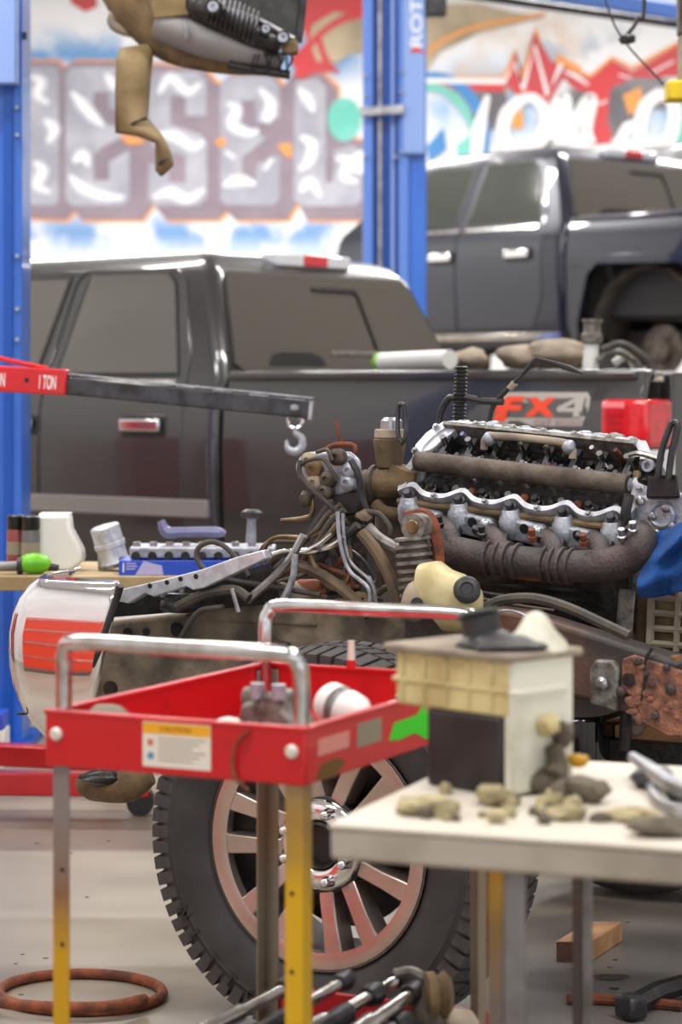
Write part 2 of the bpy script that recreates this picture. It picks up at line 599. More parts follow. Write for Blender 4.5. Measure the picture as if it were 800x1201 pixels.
# ------------------------------------------------------------------ the room
WALLY = 25.5
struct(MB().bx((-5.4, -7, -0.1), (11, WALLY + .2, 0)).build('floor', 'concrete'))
struct(MB().bx((-5.4, -7, CEIL), (11, WALLY + .2, CEIL + .1)).build('ceiling', 'ceiling_white'))
wall_back = struct(MB().bx((-5.4, WALLY, 0), (11, WALLY + .2, CEIL)).build('wall_back', 'mural_wall'))
struct(MB().bx((-5.6, -7, 0), (-5.4, WALLY + .2, CEIL)).build('wall_left', 'wall_plain'))
struct(MB().bx((11, 3, 0), (11.2, WALLY + .2, CEIL)).build('wall_right', 'wall_plain'))

lamp_proto = None
for i, (lx, ly) in enumerate(LAMPS):
    if lamp_proto is None:
        t = thing('added_ceiling_lamp', (lx, ly, CEIL), 'long white tube lamp added under the ceiling, out of view', 'lamp', 'added tube lamps under the ceiling')
        c1 = MB().bx((lx - 1.2, ly - .17, CEIL - .28), (lx + 1.2, ly + .17, CEIL - .2)).build('housing', 'lamp_case', t, bevel=.01)
        mbr = MB()
        for sx in (-.9, .9):
            mbr.cyl((lx + sx, ly, CEIL - .2), (lx + sx, ly, CEIL), .01, n=8)
        c2 = mbr.build('hanger', 'steel', t)
        lamp_proto = (t, (c1, c2))
    else:
        t = lamp_proto[0].copy(); COL.objects.link(t); t.location = (lx, ly, CEIL)
        for ch in lamp_proto[1]:
            c = ch.copy(); COL.objects.link(c); c.parent = t


# ---- the mural, flat paint on the back wall
MURAL_N = [0]


def mural(name, polys, material, layer, off=0.0):
    mb = MB()
    for poly in polys:
        MURAL_N[0] += 1
        d = 0.004 + 0.006 * layer + 0.00012 * MURAL_N[0]
        if isinstance(poly, Strip):
            for i, (q0, q1) in enumerate(zip(poly, poly[1:])):
                pts = [at(x, y, WALLY) for x, y in (q0[0], q1[0], q1[1], q0[1])]
                mb.add([Vector((p.x, WALLY - d - .00006 * i, p.z)) for p in pts], [(0, 1, 2, 3)])
            continue
        pts = [at(x, y, WALLY) for x, y in poly]
        mb.prism([(p.x, p.z) for p in pts], (0, WALLY, 0), (1, 0, 0), (0, 0, 1), (0, -1, 0), d - .002, d)
    return mb.build(name, material, wall_back, smooth=False)


class Strip(list):
    pass


def stroke(pts, w, n=4, flat=True):
    """a brush stroke through pts with widths w, as a strip of quads (or one outline)"""
    P = spline([Vector((x, y, 0)) for x, y in pts], n)
    L, Rr = [], []
    for i, p in enumerate(P):
        a, b = P[max(i - 1, 0)], P[min(i + 1, len(P) - 1)]
        t = (b - a).normalized()
        q = i / (len(P) - 1) * (len(w) - 1)
        k = min(int(q), len(w) - 2)
        ww = (w[k] + (w[k + 1] - w[k]) * (q - k)) / 2
        nn = Vector((-t.y, t.x, 0)) * ww
        L.append((p.x + nn.x, p.y + nn.y)); Rr.append((p.x - nn.x, p.y - nn.y))
    if not flat:
        return L + Rr[::-1]
    return Strip(zip(L, Rr))


block = [(-30, 84), (20, 84), (32, 72), (68, 72), (76, 80), (86, 72), (160, 73), (240, 82), (252, 96), (258, 100), (268, 88), (322, 88), (332, 102),
         (346, 84), (376, 84), (396, 104), (398, 160), (440, 168), (440, 258), (360, 258), (349, 238), (338, 258), (276, 258), (266, 248),
         (256, 258), (196, 258), (180, 240), (168, 258), (96, 258), (88, 248), (78, 258), (40, 256), (20, 250), (-30, 252)]
mural('letter_outline', [[(x + (2 if x < 200 else 3), y + (-2.5 if y < 170 else 3)) for x, y in block]], 'paint_orange', 0)
mural('letter_shadow', [block], 'paint_mauve', 1)


def ch(x0, x1, y0, y1, c=8):
    return [(x0 + c, y0), (x1 - c, y0), (x1, y0 + c), (x1, y1 - c), (x1 - c, y1), (x0 + c, y1), (x0, y1 - c), (x0, y0 + c)]


letI = [ch(33, 69, 79, 241, 5)]
letE = [(84, 79), (145, 79), (152, 88), (152, 128), (128, 128), (128, 108), (110, 108), (110, 142), (142, 150), (148, 160), (120, 172), (110, 182), (110, 212),
        (128, 212), (128, 190), (152, 176), (152, 234), (145, 241), (84, 241), (77, 234), (77, 88)]
letS = [(184, 84), (234, 84), (242, 94), (242, 136), (218, 136), (218, 112), (200, 112), (200, 146), (236, 158), (243, 168), (243, 232), (234, 241), (182, 241), (174, 232),
        (174, 192), (198, 192), (198, 214), (218, 214), (218, 184), (180, 172), (174, 162), (174, 94)]
letE2 = [(268, 90), (318, 90), (328, 100), (328, 138), (300, 146), (300, 118), (284, 118), (284, 150), (312, 162), (296, 176), (284, 184), (284, 212), (300, 212), (302, 192), (328, 182),
         (328, 234), (320, 241), (266, 241), (258, 234), (258, 100)]
letL = [(346, 96), (372, 92), (382, 102), (382, 214), (390, 214), (392, 178), (412, 170), (424, 178), (424, 234), (416, 242), (354, 242), (344, 234)]
for nm, pl in (('painted_letter_i', letI[0]), ('painted_letter_e', letE), ('painted_letter_s', letS), ('painted_letter_e', letE2), ('painted_letter_l', letL)):
    mural(nm, [pl], 'paint_grey', 2)
random.seed(4)
hl = []
for pts in ([(36, 90), (48, 96), (44, 112), (58, 122)], [(52, 140), (64, 152), (56, 168)], [(40, 190), (50, 200), (44, 218), (60, 226)],
            [(84, 108), (96, 122), (110, 138), (122, 148)], [(86, 190), (98, 182), (104, 196)], [(82, 206), (96, 220), (120, 230), (146, 232)], [(124, 86), (134, 100), (146, 104)],
            [(186, 110), (200, 92), (220, 108), (236, 98)], [(180, 158), (204, 160), (226, 172), (240, 166)], [(180, 232), (200, 226), (220, 234), (240, 222)],
            [(266, 122), (278, 128), (272, 146), (290, 156), (304, 154)], [(262, 218), (280, 212), (300, 216)], [(304, 104), (318, 122), (312, 140), (324, 132)], [(310, 200), (320, 186)], [(264, 178), (276, 186)],
            [(350, 104), (362, 118), (368, 132)], [(352, 160), (366, 170), (362, 190), (350, 200)], [(394, 186), (408, 190), (404, 208), (420, 214)], [(352, 226), (364, 214), (376, 232)]):
    mural('letter_glow', [stroke(pts, [6, 17, 15, 6])], 'paint_pale', 3)
    mural('letter_highlight', [stroke(pts, [2, 9, 7, 2])], 'paint_white', 4)
for pl in ([(252, 166), (262, 160), (266, 168), (258, 174)], [(325, 170), (342, 168), (342, 186), (334, 182)], [(140, 158), (164, 162), (172, 168), (150, 170)]):
    mural('orange_gap', [pl], 'paint_orange', 3)
# red and tan swirls, top middle
mural('red_swirl', [[(330, -30), (440, -30), (440, 16), (392, 22), (378, 60), (392, 84), (372, 86), (352, 92), (340, 70), (360, 50), (352, 20), (330, 18)]], 'paint_red', 1)
mural('tan_swirl', [[(366, 30), (392, 14), (440, 20), (440, 60), (410, 64), (396, 74), (372, 72), (362, 50)]], 'paint_tan', 2)
mural('red_vein', [stroke([(352, 92), (360, 60), (376, 40), (404, 22), (440, 14)], [16, 8, 7, 8, 10])], 'paint_red', 3)
mural('red_vein', [stroke([(372, 40), (382, 70), (396, 86)], [7, 8, 5])], 'paint_red', 3)
mural('flame_patch', [[(78, -20), (112, -20), (114, 8), (100, 14), (84, 4)]], 'paint_red', 1)
mural('teal_disc', [[(404 + 20 * math.cos(a / 8 * math.pi), 140 + 26 * math.sin(a / 8 * math.pi)) for a in range(16)]], 'paint_teal', 1)
mural('white_spray', [[(408, 186), (424, 176), (436, 190), (430, 206), (414, 202)]], 'paint_white', 3)
# pulse line and script at the right
mural('tan_hood', [[(470, 60), (500, 6), (560, 4), (600, 14), (640, 20), (560, 40), (516, 62), (500, 84), (470, 92)]], 'paint_tan', 1)
mural('orange_line', [stroke([(498, 66), (516, 50), (556, 32), (610, 22), (640, 16)], [4, 5, 5, 4, 3])], 'paint_orange', 2)
pulse = [(440, 94), (590, 96), (604, 62), (612, 98), (627, 36), (645, 112), (656, 66), (680, 84)]
mural('pulse_orange', [stroke(pulse, [10] * 8, 1)], 'paint_orange', 1)
mural('pulse_red', [[(592, 98), (604, 64), (614, 96), (627, 38), (646, 72), (668, 80), (640, 126), (622, 118), (606, 112)], stroke([(440, 100), (592, 102)], [12, 12], 1)], 'paint_red', 2)
mural('pulse_white', [stroke([(440, 94), (592, 96), (604, 74), (613, 106), (627, 54), (642, 112), (658, 76)], [6] * 7, 1)], 'paint_white', 3)
mural('red_ribbon', [[(650, 76), (692, 92), (716, 70), (742, 84), (800, 50), (840, 40), (840, 90), (780, 90), (748, 102), (730, 120), (716, 168), (692, 170), (700, 128), (668, 100)]], 'paint_red', 1)
mural('ribbon_edge', [stroke([(652, 72), (692, 90), (718, 68), (742, 80), (800, 48), (840, 36)], [4, 4, 4, 4, 4, 4], 1)], 'paint_orange', 2)
for pts in ([(662, 84), (676, 90), (690, 100)], [(726, 88), (740, 92)], [(764, 86), (790, 72)], [(700, 124), (712, 118)]):
    mural('white_dash', [stroke(pts, [2, 5, 2])], 'paint_white', 2)
mural('dark_scribble', [[(716, 104), (742, 92), (772, 92), (800, 98), (800, 130), (760, 128), (740, 150), (720, 164), (712, 140)], [(556, 108), (590, 104), (600, 130), (570, 160), (552, 150)], [(660, 104), (690, 108), (700, 118), (690, 140), (664, 150), (640, 178), (612, 182)]], 'paint_char', 1)
mural('teal_arc', [stroke([(480, 92), (520, 92), (550, 112), (568, 150), (566, 196)], [10, 12, 14, 12, 10])], 'paint_sky', 2)
mural('teal_arc', [stroke([(480, 104), (515, 104), (540, 122), (556, 152)], [8, 10, 10, 6])], 'paint_teal', 2)
mural('teal_drop', [[(536, 170), (562, 150), (566, 190), (536, 190)]], 'paint_teal', 2)
mural('blue_drop', [[(500, 172), (520, 150), (524, 176), (504, 190)]], 'paint_sky', 2)
mural('orange_spot', [[(730, 112), (752, 102), (752, 124), (738, 136)], [(598, 130), (612, 122), (614, 150), (602, 152)]], 'paint_orange', 2)
for nm, pts, w in (('script_letter_c', [(572, 112), (562, 150), (558, 190)], [6, 16, 14]),
                   ('script_letter_o', [(612, 116), (594, 134), (590, 160), (604, 176), (630, 164), (640, 136), (626, 116), (606, 118)], [14, 16, 16, 16, 14, 14, 12, 10]),
                   ('script_letter_m', [(610, 180), (636, 164), (652, 130), (660, 112), (664, 130), (654, 164), (670, 150), (686, 122), (694, 118), (688, 150), (696, 168)], [8, 14, 16, 14, 14, 16, 14, 14, 14, 12, 6]),
                   ('script_letter_o', [(776, 108), (756, 126), (750, 160), (766, 176), (786, 160), (790, 124), (774, 108)], [14, 16, 16, 14, 16, 16, 12]),
                   ('script_stroke', [(720, 172), (736, 150), (752, 148)], [6, 14, 10])):
    mural(nm, [stroke(pts, w)], 'paint_white', 4)
mural('teal_corner', [[(790, 122), (840, 116), (840, 170), (794, 168)]], 'paint_teal', 2)


# ------------------------------------------------------------------ pickup trucks
def wheel_simple(M, root, x, y, zc, r, out):
    sgn = 1 if out > 0 else -1
    mb = MB(M)
    mb.lathe([(0, r * .62), (-.01, r * .7), (.0, r * .93), (.03, r), (.22, r), (.25, r * .93), (.25, r * .6)], (x, y - sgn * .02, zc), (0, -sgn, 0), 32)
    w = mb.build('tire', 'rubber', root)
    mb = MB(M)
    mb.lathe([(.05, .05), (.03, r * .3), (.06, r * .34), (.01, r * .6), (.0, r * .63), (.1, r * .6)], (x, y - sgn * .02, zc), (0, -sgn, 0), 24)
    mb.build('rim', 'rim_alloy', w)


def pickup(name, label, M, paint, zb, zr, bed, cabl, arch_x, rear_wheel=True, square=False, glass='glass_dark', full=True, drop=0.0):
    loc = M @ Vector((bed + 1, 0, 0))
    root = thing(name, loc, label, 'pickup truck')
    c0 = bed + .03                       # rear of the cab
    c1 = c0 + cabl                       # cowl
    HW = [(.45, .93), (.6, .98), (.9, 1.0), (zb - .30, 1.005), (zb - .15, .996), (zb - .06, .97), (zb, .945), (zr - .13, .785), (zr - .06, .735)]
    XR = [(zb, c0), (zr - .13, c0 + .2), (zr - .06, c0 + .27)]
    hw = lambda z: interp(HW, z)
    cuts = [.6, .9, zb - .3, zb - .15, zb - .06]

    def side(x, z, o):
        return Vector((x, hw(z) + o, z))

    def rear(y, z, o):
        return Vector((interp(XR, z) - o, y, z))
    # cab shell
    rings = []
    for z, h in HW:
        if z < zb:
            x1 = c1 + .02
        else:
            x1 = c1 - (z - zb) / (zr - zb) * .85
        rings.append(rrect(interp(XR, z), x1, -h, h, .075, z))
    for z, xr_, xf_, h in ((zr - .02, c0 + .36, c1 - .98, .66), (zr, c0 + .6, c1 - 1.2, .45), (zr + .006, c0 + .9, c1 - 1.4, .2)):
        rings.append(rrect(xr_, xf_, -h, h, .13, z))
    MB(M).loft(rings).build('cab', paint, root, angle=55)
    # doors
    mid = c0 + 1.06
    zt = zr - .10
    for sgn in (1, -1):
        S = M @ Matrix.Diagonal((1, sgn, 1, 1))
        dr = MB(S)
        rd = [(c0 + .30, .58), (mid - .008, .56), (mid - .008, zb), (mid - .06, zr - .16), (mid - .12, zt), (c0 + .42, zt), (c0 + .34, zr - .16), (c0 + .22, zb + .1), (c0 + .2, zb - .1), (c0 + .2, .8)]
        panel(dr, rd, side, -.03, .007, cuts + [zb, zr - .13])
        d1 = dr.build('rear_door', paint, root, bevel=.004)
        dr = MB(S)
        fd = [(mid + .008, .56), (mid + 1.05, .56), (mid + 1.1, zb - .06), (mid + .95, zb + .02), (mid + .55, zr - .17), (mid + .4, zt), (mid - .1, zt), (mid - .044, zr - .16), (mid + .008, zb)]
        panel(dr, fd, side, -.03, .007, cuts + [zb, zr - .13])
        d2 = dr.build('front_door', paint, root, bevel=.004)
        for d, poly in ((d1, [(c0 + .27, zb + .02), (mid - .07, zb + .02), (mid - .14, zr - .125), (c0 + .46, zr - .125), (c0 + .40, zr - .18)]),
                        (d2, [(mid + .08, zb + .02), (mid + .9, zb + .02), (mid + .52, zr - .19), (mid + .42, zr - .14), (mid + .0, zr - .14)])):
            cx = sum(p[0] for p in poly) / len(poly); cz = sum(p[1] for p in poly) / len(poly)
            mb = MB(S)
            panel(mb, [(cx + (x - cx) * 1.05, cz + (z - cz) * 1.06) for x, z in poly], side, -.01, .011, [zb, zr - .13])
            mb.build('window_trim', 'trim_black', d)
            mb = MB(S)
            panel(mb, poly, side, -.01, .014, [zb, zr - .13])
            mb.build('window_pane', glass, d)
            x0, x1 = min(p[0] for p in poly), max(p[0] for p in poly)
            mb = MB(S)
            panel(mb, [(x0, zb - .035), (x1, zb - .035), (x1, zb - .012), (x0, zb - .012)], side, -.01, .016)
            mb.build('belt_strip', 'chrome_worn', d)
        for d, hx in ((d1, c0 + .42), (d2, mid + .14)):
            zz = zb - .22
            mb = MB(S)
            mb.box((hx, hw(zz) + .004, zz), (.26, .02, .10))
            mb.build('handle_cup', 'trim_black', d, bevel=.008)
            mb = MB(S)
            mb.box((hx, hw(zz) + .034, zz + .005), (.235, .022, .055))
            mb.build('door_handle', 'chrome', d, bevel=.009, seg=3)
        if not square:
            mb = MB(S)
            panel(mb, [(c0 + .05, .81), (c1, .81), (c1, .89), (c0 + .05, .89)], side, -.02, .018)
            mb.build('reflection_strip', 'reflection_grey', root, bevel=.006)  # grey strip standing in for a light band reflected along the doors
        # rocker strip
        mb = MB(S)
        panel(mb, [(c0 + .05, .50), (c1, .50), (c1, .55), (c0 + .05, .55)], side, -.02, .02)
        mb.build('rocker_strip', 'chrome_worn', root, bevel=.004)
        # bed side with arch
        ar, az = .52, .42
        arch = []
        if square:
            arch = [(arch_x - .56, .5), (arch_x - .55, .62), (arch_x - .46, .92), (arch_x - .38, 1.0), (arch_x + .36, 1.02), (arch_x + .45, .95), (arch_x + .56, .62), (arch_x + .58, .5)]
        else:
            for k in range(13):
                a = R(168 - k * 156 / 12)
                arch.append((arch_x + ar * math.cos(a), az + ar * 1.08 * math.sin(a)))
        bs = [(.03, .62)] + arch + [(bed, .5), (bed, zb + .02), (.03, zb + .02)]
        mb = MB(S)
        panel(mb, bs, side, -.05, 0, cuts + [1.0, 1.02, zb - .03])
        b1 = mb.build('bed_side', paint, root, bevel=.006)
        mb = MB(S)
        big = [((x - arch_x) * 1.0 + arch_x, z) for x, z in arch]
        outl = [((x - arch_x) * 1.12 + arch_x, (z - .5) * 1.12 + .5) for x, z in arch]
        band = outl + big[::-1]
        panel(mb, band, side, -.02, .022, [.6, .9, 1.0])
        mb.build('arch_lip', paint if square else 'trim_black' if False else paint, b1, bevel=.008)
        mb = MB(S)
        mb.bx((.06, .80, zb - .02), (bed, .965, zb + .026))
        mb.build('bed_rail', paint, root, bevel=.018, seg=3)
        mb = MB(S)
        mb.bx((.06, .74, .66), (bed, .79, zb - .02))
        mb.build('bed_wall', 'bed_liner', root)
        mb = MB(S)
        prof = []
        for k in range(9):
            a = math.pi * k / 8
            prof.append((arch_x + .5 * math.cos(a), .5 + .5 * math.sin(a)))
        mb.loft([[Vector((x, .55, z)) for x, z in prof], [Vector((x, .93, z)) for x, z in prof]], cap=False, closed=False)
        mb.build('wheel_liner', 'under_dark', root, solid=.01)
        # tail lamp
        mb = MB(S)
        z0, z1 = zb - .46, zb - .09
        mb.bx((-.012, .80, z1 - .19), (.20, 1.006, z1))
        tl = mb.build('tail_lamp', 'lamp_red', root, bevel=.02, seg=3)
        mb = MB(S)
        mb.bx((-.014, .78, z0), (.10, 1.002, z1 - .195))
        mb.build('reverse_lens', 'lamp_clear', tl, bevel=.015, seg=3)
        mb = MB(S)
        mb.bx((.10, .82, z0), (.20, 1.006, z1 - .195))
        mb.build('lower_lens', 'lamp_red', tl, bevel=.01)
        mb = MB(S)
        mb.bx((.09, .9, z1 - .035), (.19, 1.009, z1 - .012))
        mb.build('lamp_bar', 'lamp_pink', tl, bevel=.003)
        for gx in range(3):
            for gz in range(6):
                mb = MB(S)
                mb.bx((.10 + gx * .025, .95, z1 - .075 - gz * .028), (.118 + gx * .025, 1.009, z1 - .057 - gz * .028))
                mb.build('lamp_cell', 'lamp_red_deep', tl)
        # front fender
        fx = c1 + .55
        arch = []
        for k in range(13):
            a = R(168 - k * 156 / 12)
            arch.append((fx + ar * math.cos(a), az + ar * 1.08 * math.sin(a)))
        fd = [(c1 - .2, .52)] + arch + [(c1 + 1.25, .6), (c1 + 1.3, zb - .12 - drop), (c1 + .2, zb - .04 - drop), (c1 - .1, zb - .05 - drop * .5), (c1 - .12, .9)]
        if full:
            mb = MB(S)
            panel(mb, fd, lambda x, z, o: Vector((x, hw(z) + o - .12 * max(0, (x - c1 - .3)) ** 2, z)), -.04, .004, cuts)
            mb.build('front_fender', paint, root, bevel=.006)
            wheel_simple(S, root, fx, .93, .41, .41, 1)
        if rear_wheel or sgn < 0:
            wheel_simple(S, root, arch_x, .93, .41, .41, 1)
        else:
            mb = MB(S)
            mb.lathe([(0, .17), (.03, .175), (.03, .09), (.08, .08), (.08, .03)], (arch_x, .72, .42), (0, 1, 0), 24)
            mb.build('brake_disc', 'iron_brown', root)
            mb = MB(S)
            mb.lump((arch_x - .24, .62, .78), (.1, .1, .26), 4)
            mb.build('fender_mud', 'mud_brown', root)
        # mirror
        if full and not square:
            mb = MB(S)
            mb.box((mid + .95, 1.12, zb + .06), (.1, .2, .22))
            mb.build('mirror', 'chrome' if square else 'trim_black', root, bevel=.03, seg=3)
    # tailgate, floor, chassis
    MB(M).bx((.0, -.78, .64), (.05, .78, zb + .015)).build('tailgate', paint, root, bevel=.012)
    MB(M).bx((-.16, -.95, .5), (-.02, .95, .63)).build('rear_bumper', 'chrome_worn', root, bevel=.03)
    MB(M).bx((.05, -.75, .64), (bed, .75, .67)).build('bed_floor', 'bed_liner', root)
    MB(M).bx((bed - .03, -.8, .66), (bed, .8, zb)).build('bed_front', 'bed_liner', root)
    mb = MB(M)
    for sy in (-.45, .45):
        mb.bx((.1, sy - .05, .42), (c1 + 1.1, sy + .05, .56))
    for x in (.3, arch_x, bed, c1 - 1, c1 + .5):
        mb.bx((x - .05, -.45, .44), (x + .05, .45, .54))
    mb.build('chassis_frame', 'under_dark', root)
    MB(M).cyl((arch_x, -.8, .42), (arch_x, .74, .42), .06).build('axle', 'under_dark', root)
    # hood and nose
    if full:
        MB(M).loft([rrect(c1 - .05, c1 + 1.28, -.86, .86, .12, zb - .2 - drop), rrect(c1 - .08, c1 + 1.22, -.84, .84, .14, zb - .05 - drop), rrect(c1 - .1, c1 + 1.0, -.7, .7, .16, zb - drop)]).build('hood', paint, root, angle=50)
        MB(M).bx((c1 + 1.16, -.86, .62), (c1 + 1.27, .86, zb - .2)).build('grille', 'trim_black', root, bevel=.02)
        MB(M).bx((c1 + 1.2, -.93, .48), (c1 + 1.4, .93, .68)).build('front_bumper', 'chrome_worn', root, bevel=.03)
    # rear window
    ztop, zbot = zr - .115, zb + .03
    rp = [(-.85, zbot + .03), (-.81, zbot), (.81, zbot), (.85, zbot + .03), (.725, ztop - .06), (.68, ztop), (-.68, ztop), (-.725, ztop - .06)]
    mb = MB(M); panel(mb, [(y * 1.02, zbot + (z - zbot) * 1.03 - .006) for y, z in rp], rear, -.02, .006, [zr - .13])
    rw = mb.build('rear_window', 'trim_black', root)
    mb = MB(M); panel(mb, rp, rear, -.02, .010, [zr - .13])
    mb.build('window_pane', 'glass_dark', rw)
    mb = MB(M); panel(mb, [(-.27, zbot + .1), (-.25, zbot + .1), (-.24, ztop - .1), (-.22, ztop - .08), (.1, ztop - .08), (.1, ztop - .062), (-.24, ztop - .062), (-.26, ztop - .085)], rear, -.01, .018)
    mb.build('slider_frame', 'trim_black', rw)
    mb = MB(M); panel(mb, [(-.25, zbot + .075), (.12, zbot + .075), (.12, zbot + .095), (-.25, zbot + .095)], rear, -.01, .016)
    mb.build('slider_strip', 'chrome_worn', rw)
    mb = MB(M); panel(mb, [(.18, zbot + .02), (.62, zbot + .02), (.58, zbot + .065), (.50, zbot + .085), (.28, zbot + .085), (.2, zbot + .06)], rear, -.01, .0115)
    mb.build('headrest_shadow', 'trim_black', rw)
    # high brake lamp
    xl, zl = c0 + .285, zr - .045
    MB(M).bx((xl - .05, -.31, zl - .035), (xl + .06, .27, zl + .03)).build('brake_lamp_housing', 'lamp_clear', root, bevel=.012)
    MB(M).bx((xl - .056, -.12, zl - .03), (xl + .05, .07, zl + .026)).build('brake_lamp', 'lamp_red', root, bevel=.008)
    return root, side, hw


def truck_matrix(p, x, y, ang, z=0):
    """matrix that puts truck point (x, y) at world p; ang = yaw of the nose to the left and away"""
    fwd = Vector((-math.cos(R(ang)), math.sin(R(ang)), 0))
    left = Vector((-math.sin(R(ang)), -math.cos(R(ang)), 0))
    m = Matrix(((fwd.x, left.x, 0, 0), (fwd.y, left.y, 0, 0), (0, 0, 1, z), (0, 0, 0, 1)))
    o = m @ Vector((x, y, 0))
    m.translation = Vector((p[0] - o.x, p[1] - o.y, z))
    return m


MG = truck_matrix((1.171, 9.30), 0, 1.0, 36.5)
truck, tside, thw = pickup('pickup_truck', 'dark grey pickup with an off-road decal on its bed side', MG, 'truck_grey', 1.43, 2.03, 2.10, 2.45, 1.15)
# decal on the bed side
def deco(name, polys, material, layer, x0, z0, k):
    mb = MB(MG)
    for poly in polys:
        panel(mb, [(x0 - x * k, z0 - y * k) for x, y in poly], tside, -.004, .002 + .0012 * layer)
    return mb.build(name, material, truck, smooth=False)
DX, DZ, DK = .695, 1.358, .00405
deco('decal_border', [[(0, 6), (14, -2), (104, -2), (108, 3), (108, 14), (104, 24), (102, 31), (44, 31), (30, 26), (18, 26), (16, 30), (-2, 30)]], 'decal_grey', 0, DX, DZ, DK)
deco('decal_field', [[(20, 15), (34, 15), (40, 9), (34, 4), (46, 4), (52, 8), (60, 4), (74, 4), (98, 3), (104, 4), (103, 20), (98, 23), (30, 22), (19, 22)]], 'decal_dark', 1, DX, DZ, DK)
deco('decal_letter_f', [[(2, 10), (14, 2), (34, 2), (32, 7), (19, 8), (17, 10), (32, 11), (31, 16), (16, 16), (14, 27), (0, 27)]], 'decal_orange', 2, DX, DZ, DK)
deco('decal_letter_x', [[(38, 3), (48, 3), (54, 8), (60, 3), (70, 3), (60, 12), (70, 22), (60, 22), (53, 16), (46, 22), (36, 22), (47, 12)]], 'decal_orange', 2, DX, DZ, DK)
deco('decal_number_4', [[(72, 13), (92, 3), (102, 3), (100, 22), (91, 22), (92, 17), (74, 17)]], 'decal_grey', 2, DX, DZ, DK)
deco('decal_number_gap', [[(82, 13), (92, 8), (92, 13)]], 'decal_dark', 3, DX, DZ, DK)
ex_ = MG.to_3x3() @ Vector((-1, 0, 0)); ez_ = Vector((0, 0, 1))
text_part('decal_wording', 'OFF ROAD', .03, MG @ (tside(DX - 48 * DK, DZ - 30.5 * DK, .0045)), ex_, ez_, 'decal_mauve', truck, depth=.0004, fit=(56 * DK, 6 * DK))

# cargo in the bed of the grey pickup
hp_ = MB(MG)
rings = []
for z, k in ((.695, 1.0), (1.0, .98), (1.25, .95), (1.38, .88), (1.435, .72)):
    ring = rrect(.25 + .3 * (1 - k), 2.0 - .1 * (1 - k), -.53 * k, .53 * k, .15, z)
    rings.append([Vector((p.x, p.y, p.z + .02 * noise.noise(p * 4))) for p in ring])
hp_.loft(rings)
tag(hp_.build('tarp_heap', 'canvas', None, angle=70), 'tarpaulin covered load filling the grey pickup bed under the tube', 'load')
def bedpt(x, y, z):
    return MG @ Vector((x, y, z))
t = thing('cargo_tube', bedpt(1.4, .5, 1.44), 'white plastic tube lying in the pickup bed by the cab', 'tube')
a, b = at(447, 425, 10.75), at(528, 421.5, 10.35)
MB().tube([a, b], .042, n=20, smooth=0).build('tube_body', 'white_plastic', t)
MB().cyl(a + (a - b) * .02, a + (b - a) * .03, .044, n=20).build('green_rim', 'lime', t)
def fabric(name, pts, label, seed, material='canvas'):
    mb = MB()
    for i, (px, py, Y, sx, sz) in enumerate(pts):
        mb.lump(at(px, py, Y), (sx, .12, sz), seed + i, 3, .3)
    return tag(mb.build(name, material, None, angle=80), label, 'fabric')
fabric('fabric_roll', [(553, 421, 10.5, .085, .045)], 'pale beige fabric roll beside the white tube in the pickup bed', 2)
fabric('canvas_bundle', [(614, 418, 10.4, .12, .055), (652, 414, 10.35, .14, .06)], 'rumpled grey canvas bundle heaped in the pickup bed', 7)
t = thing('steel_pipe', at(694, 436, 10.1), 'upright silver pipe with a clamp collar in the pickup bed', 'pipe')
MB().cyl(at(692, 440, 10.1), at(694, 402, 10.1), .035, .03, 18).build('pipe_body', 'white_plastic', t)
MB().lathe([(0, .03), (.01, .045), (.04, .045), (.05, .036), (.09, .036), (.095, .044), (.105, .044)], at(694, 404, 10.1), (.02, 0, 1), 20).build('collar', 'alu_dirty', t)
for i, (p0, lab, mt) in enumerate((([(706, 410), (730, 404), (756, 420), (764, 434)], 'dark hose arching over the pickup bed corner by the pipe', 'hose_rubber'),
                                   ([(700, 424), (722, 412), (744, 424), (752, 436)], 'pale hose curled beside the silver pipe in the bed', 'alu_dirty'),
                                   ([(720, 426), (735, 418), (745, 430)], 'short white hose at the foot of the silver pipe', 'white_plastic'))):
    tag(MB().tube([at(x, y, 10.0 + .05 * i) for x, y in p0], .016, n=8).build('hose', mt), lab, 'hose')

MN = truck_matrix((1.55, 16.9), 1.81, 1.0, 48, z=1.21)
truck2, _, _ = pickup('pickup_truck', 'navy pickup raised on a lift with its rear wheel removed', MN, 'truck_navy', 1.33, 1.92, 1.78, 2.4, 1.11, rear_wheel=False, square=True, glass='glass_green', drop=.16)
MS = truck_matrix((2.53, 19.55), 0, 1.0, 48, z=1.42)
van = thing('cargo_van', MS @ Vector((1.6, 0, 0)), 'silver van raised on a lift behind the navy pickup', 'van')
VH = [(.45, .90), (.6, .96), (1.0, .98), (1.25, .96), (1.32, .93), (1.78, .80), (1.90, .72), (1.96, .55), (1.98, .25)]
rings = []
for z, hh in VH:
    q = max(0, z - 1.3) / .7
    rings.append(rrect(.12 * q, 3.2 - .5 * q, -hh, hh, .16, z))
MB(MS).loft(rings).build('body', 'truck_silver', van, angle=55)
def vside(x, z, o): return Vector((x, interp(VH, z) + o, z))
for sgn in (1, -1):
    S_ = MS @ Matrix.Diagonal((1, sgn, 1, 1))
    for x0, x1 in ((.35, 1.1), (1.16, 1.9), (1.96, 2.7)):
        mb = MB(S_); panel(mb, [(x0, 1.34), (x1, 1.34), (x1 - .05, 1.78), (x0 + .05, 1.78)], vside, -.02, .008, [1.5])
        mb.build('window', 'glass_dark', van)
    mb = MB(S_); panel(mb, [(.3, 1.26), (2.9, 1.26), (2.9, 1.29), (.3, 1.29)], vside, -.01, .012)
    mb.build('belt_strip', 'chrome_worn', van)
    for x in (.65, 2.6):
        wheel_simple(S_, van, x, .90, .38, .38, 1)

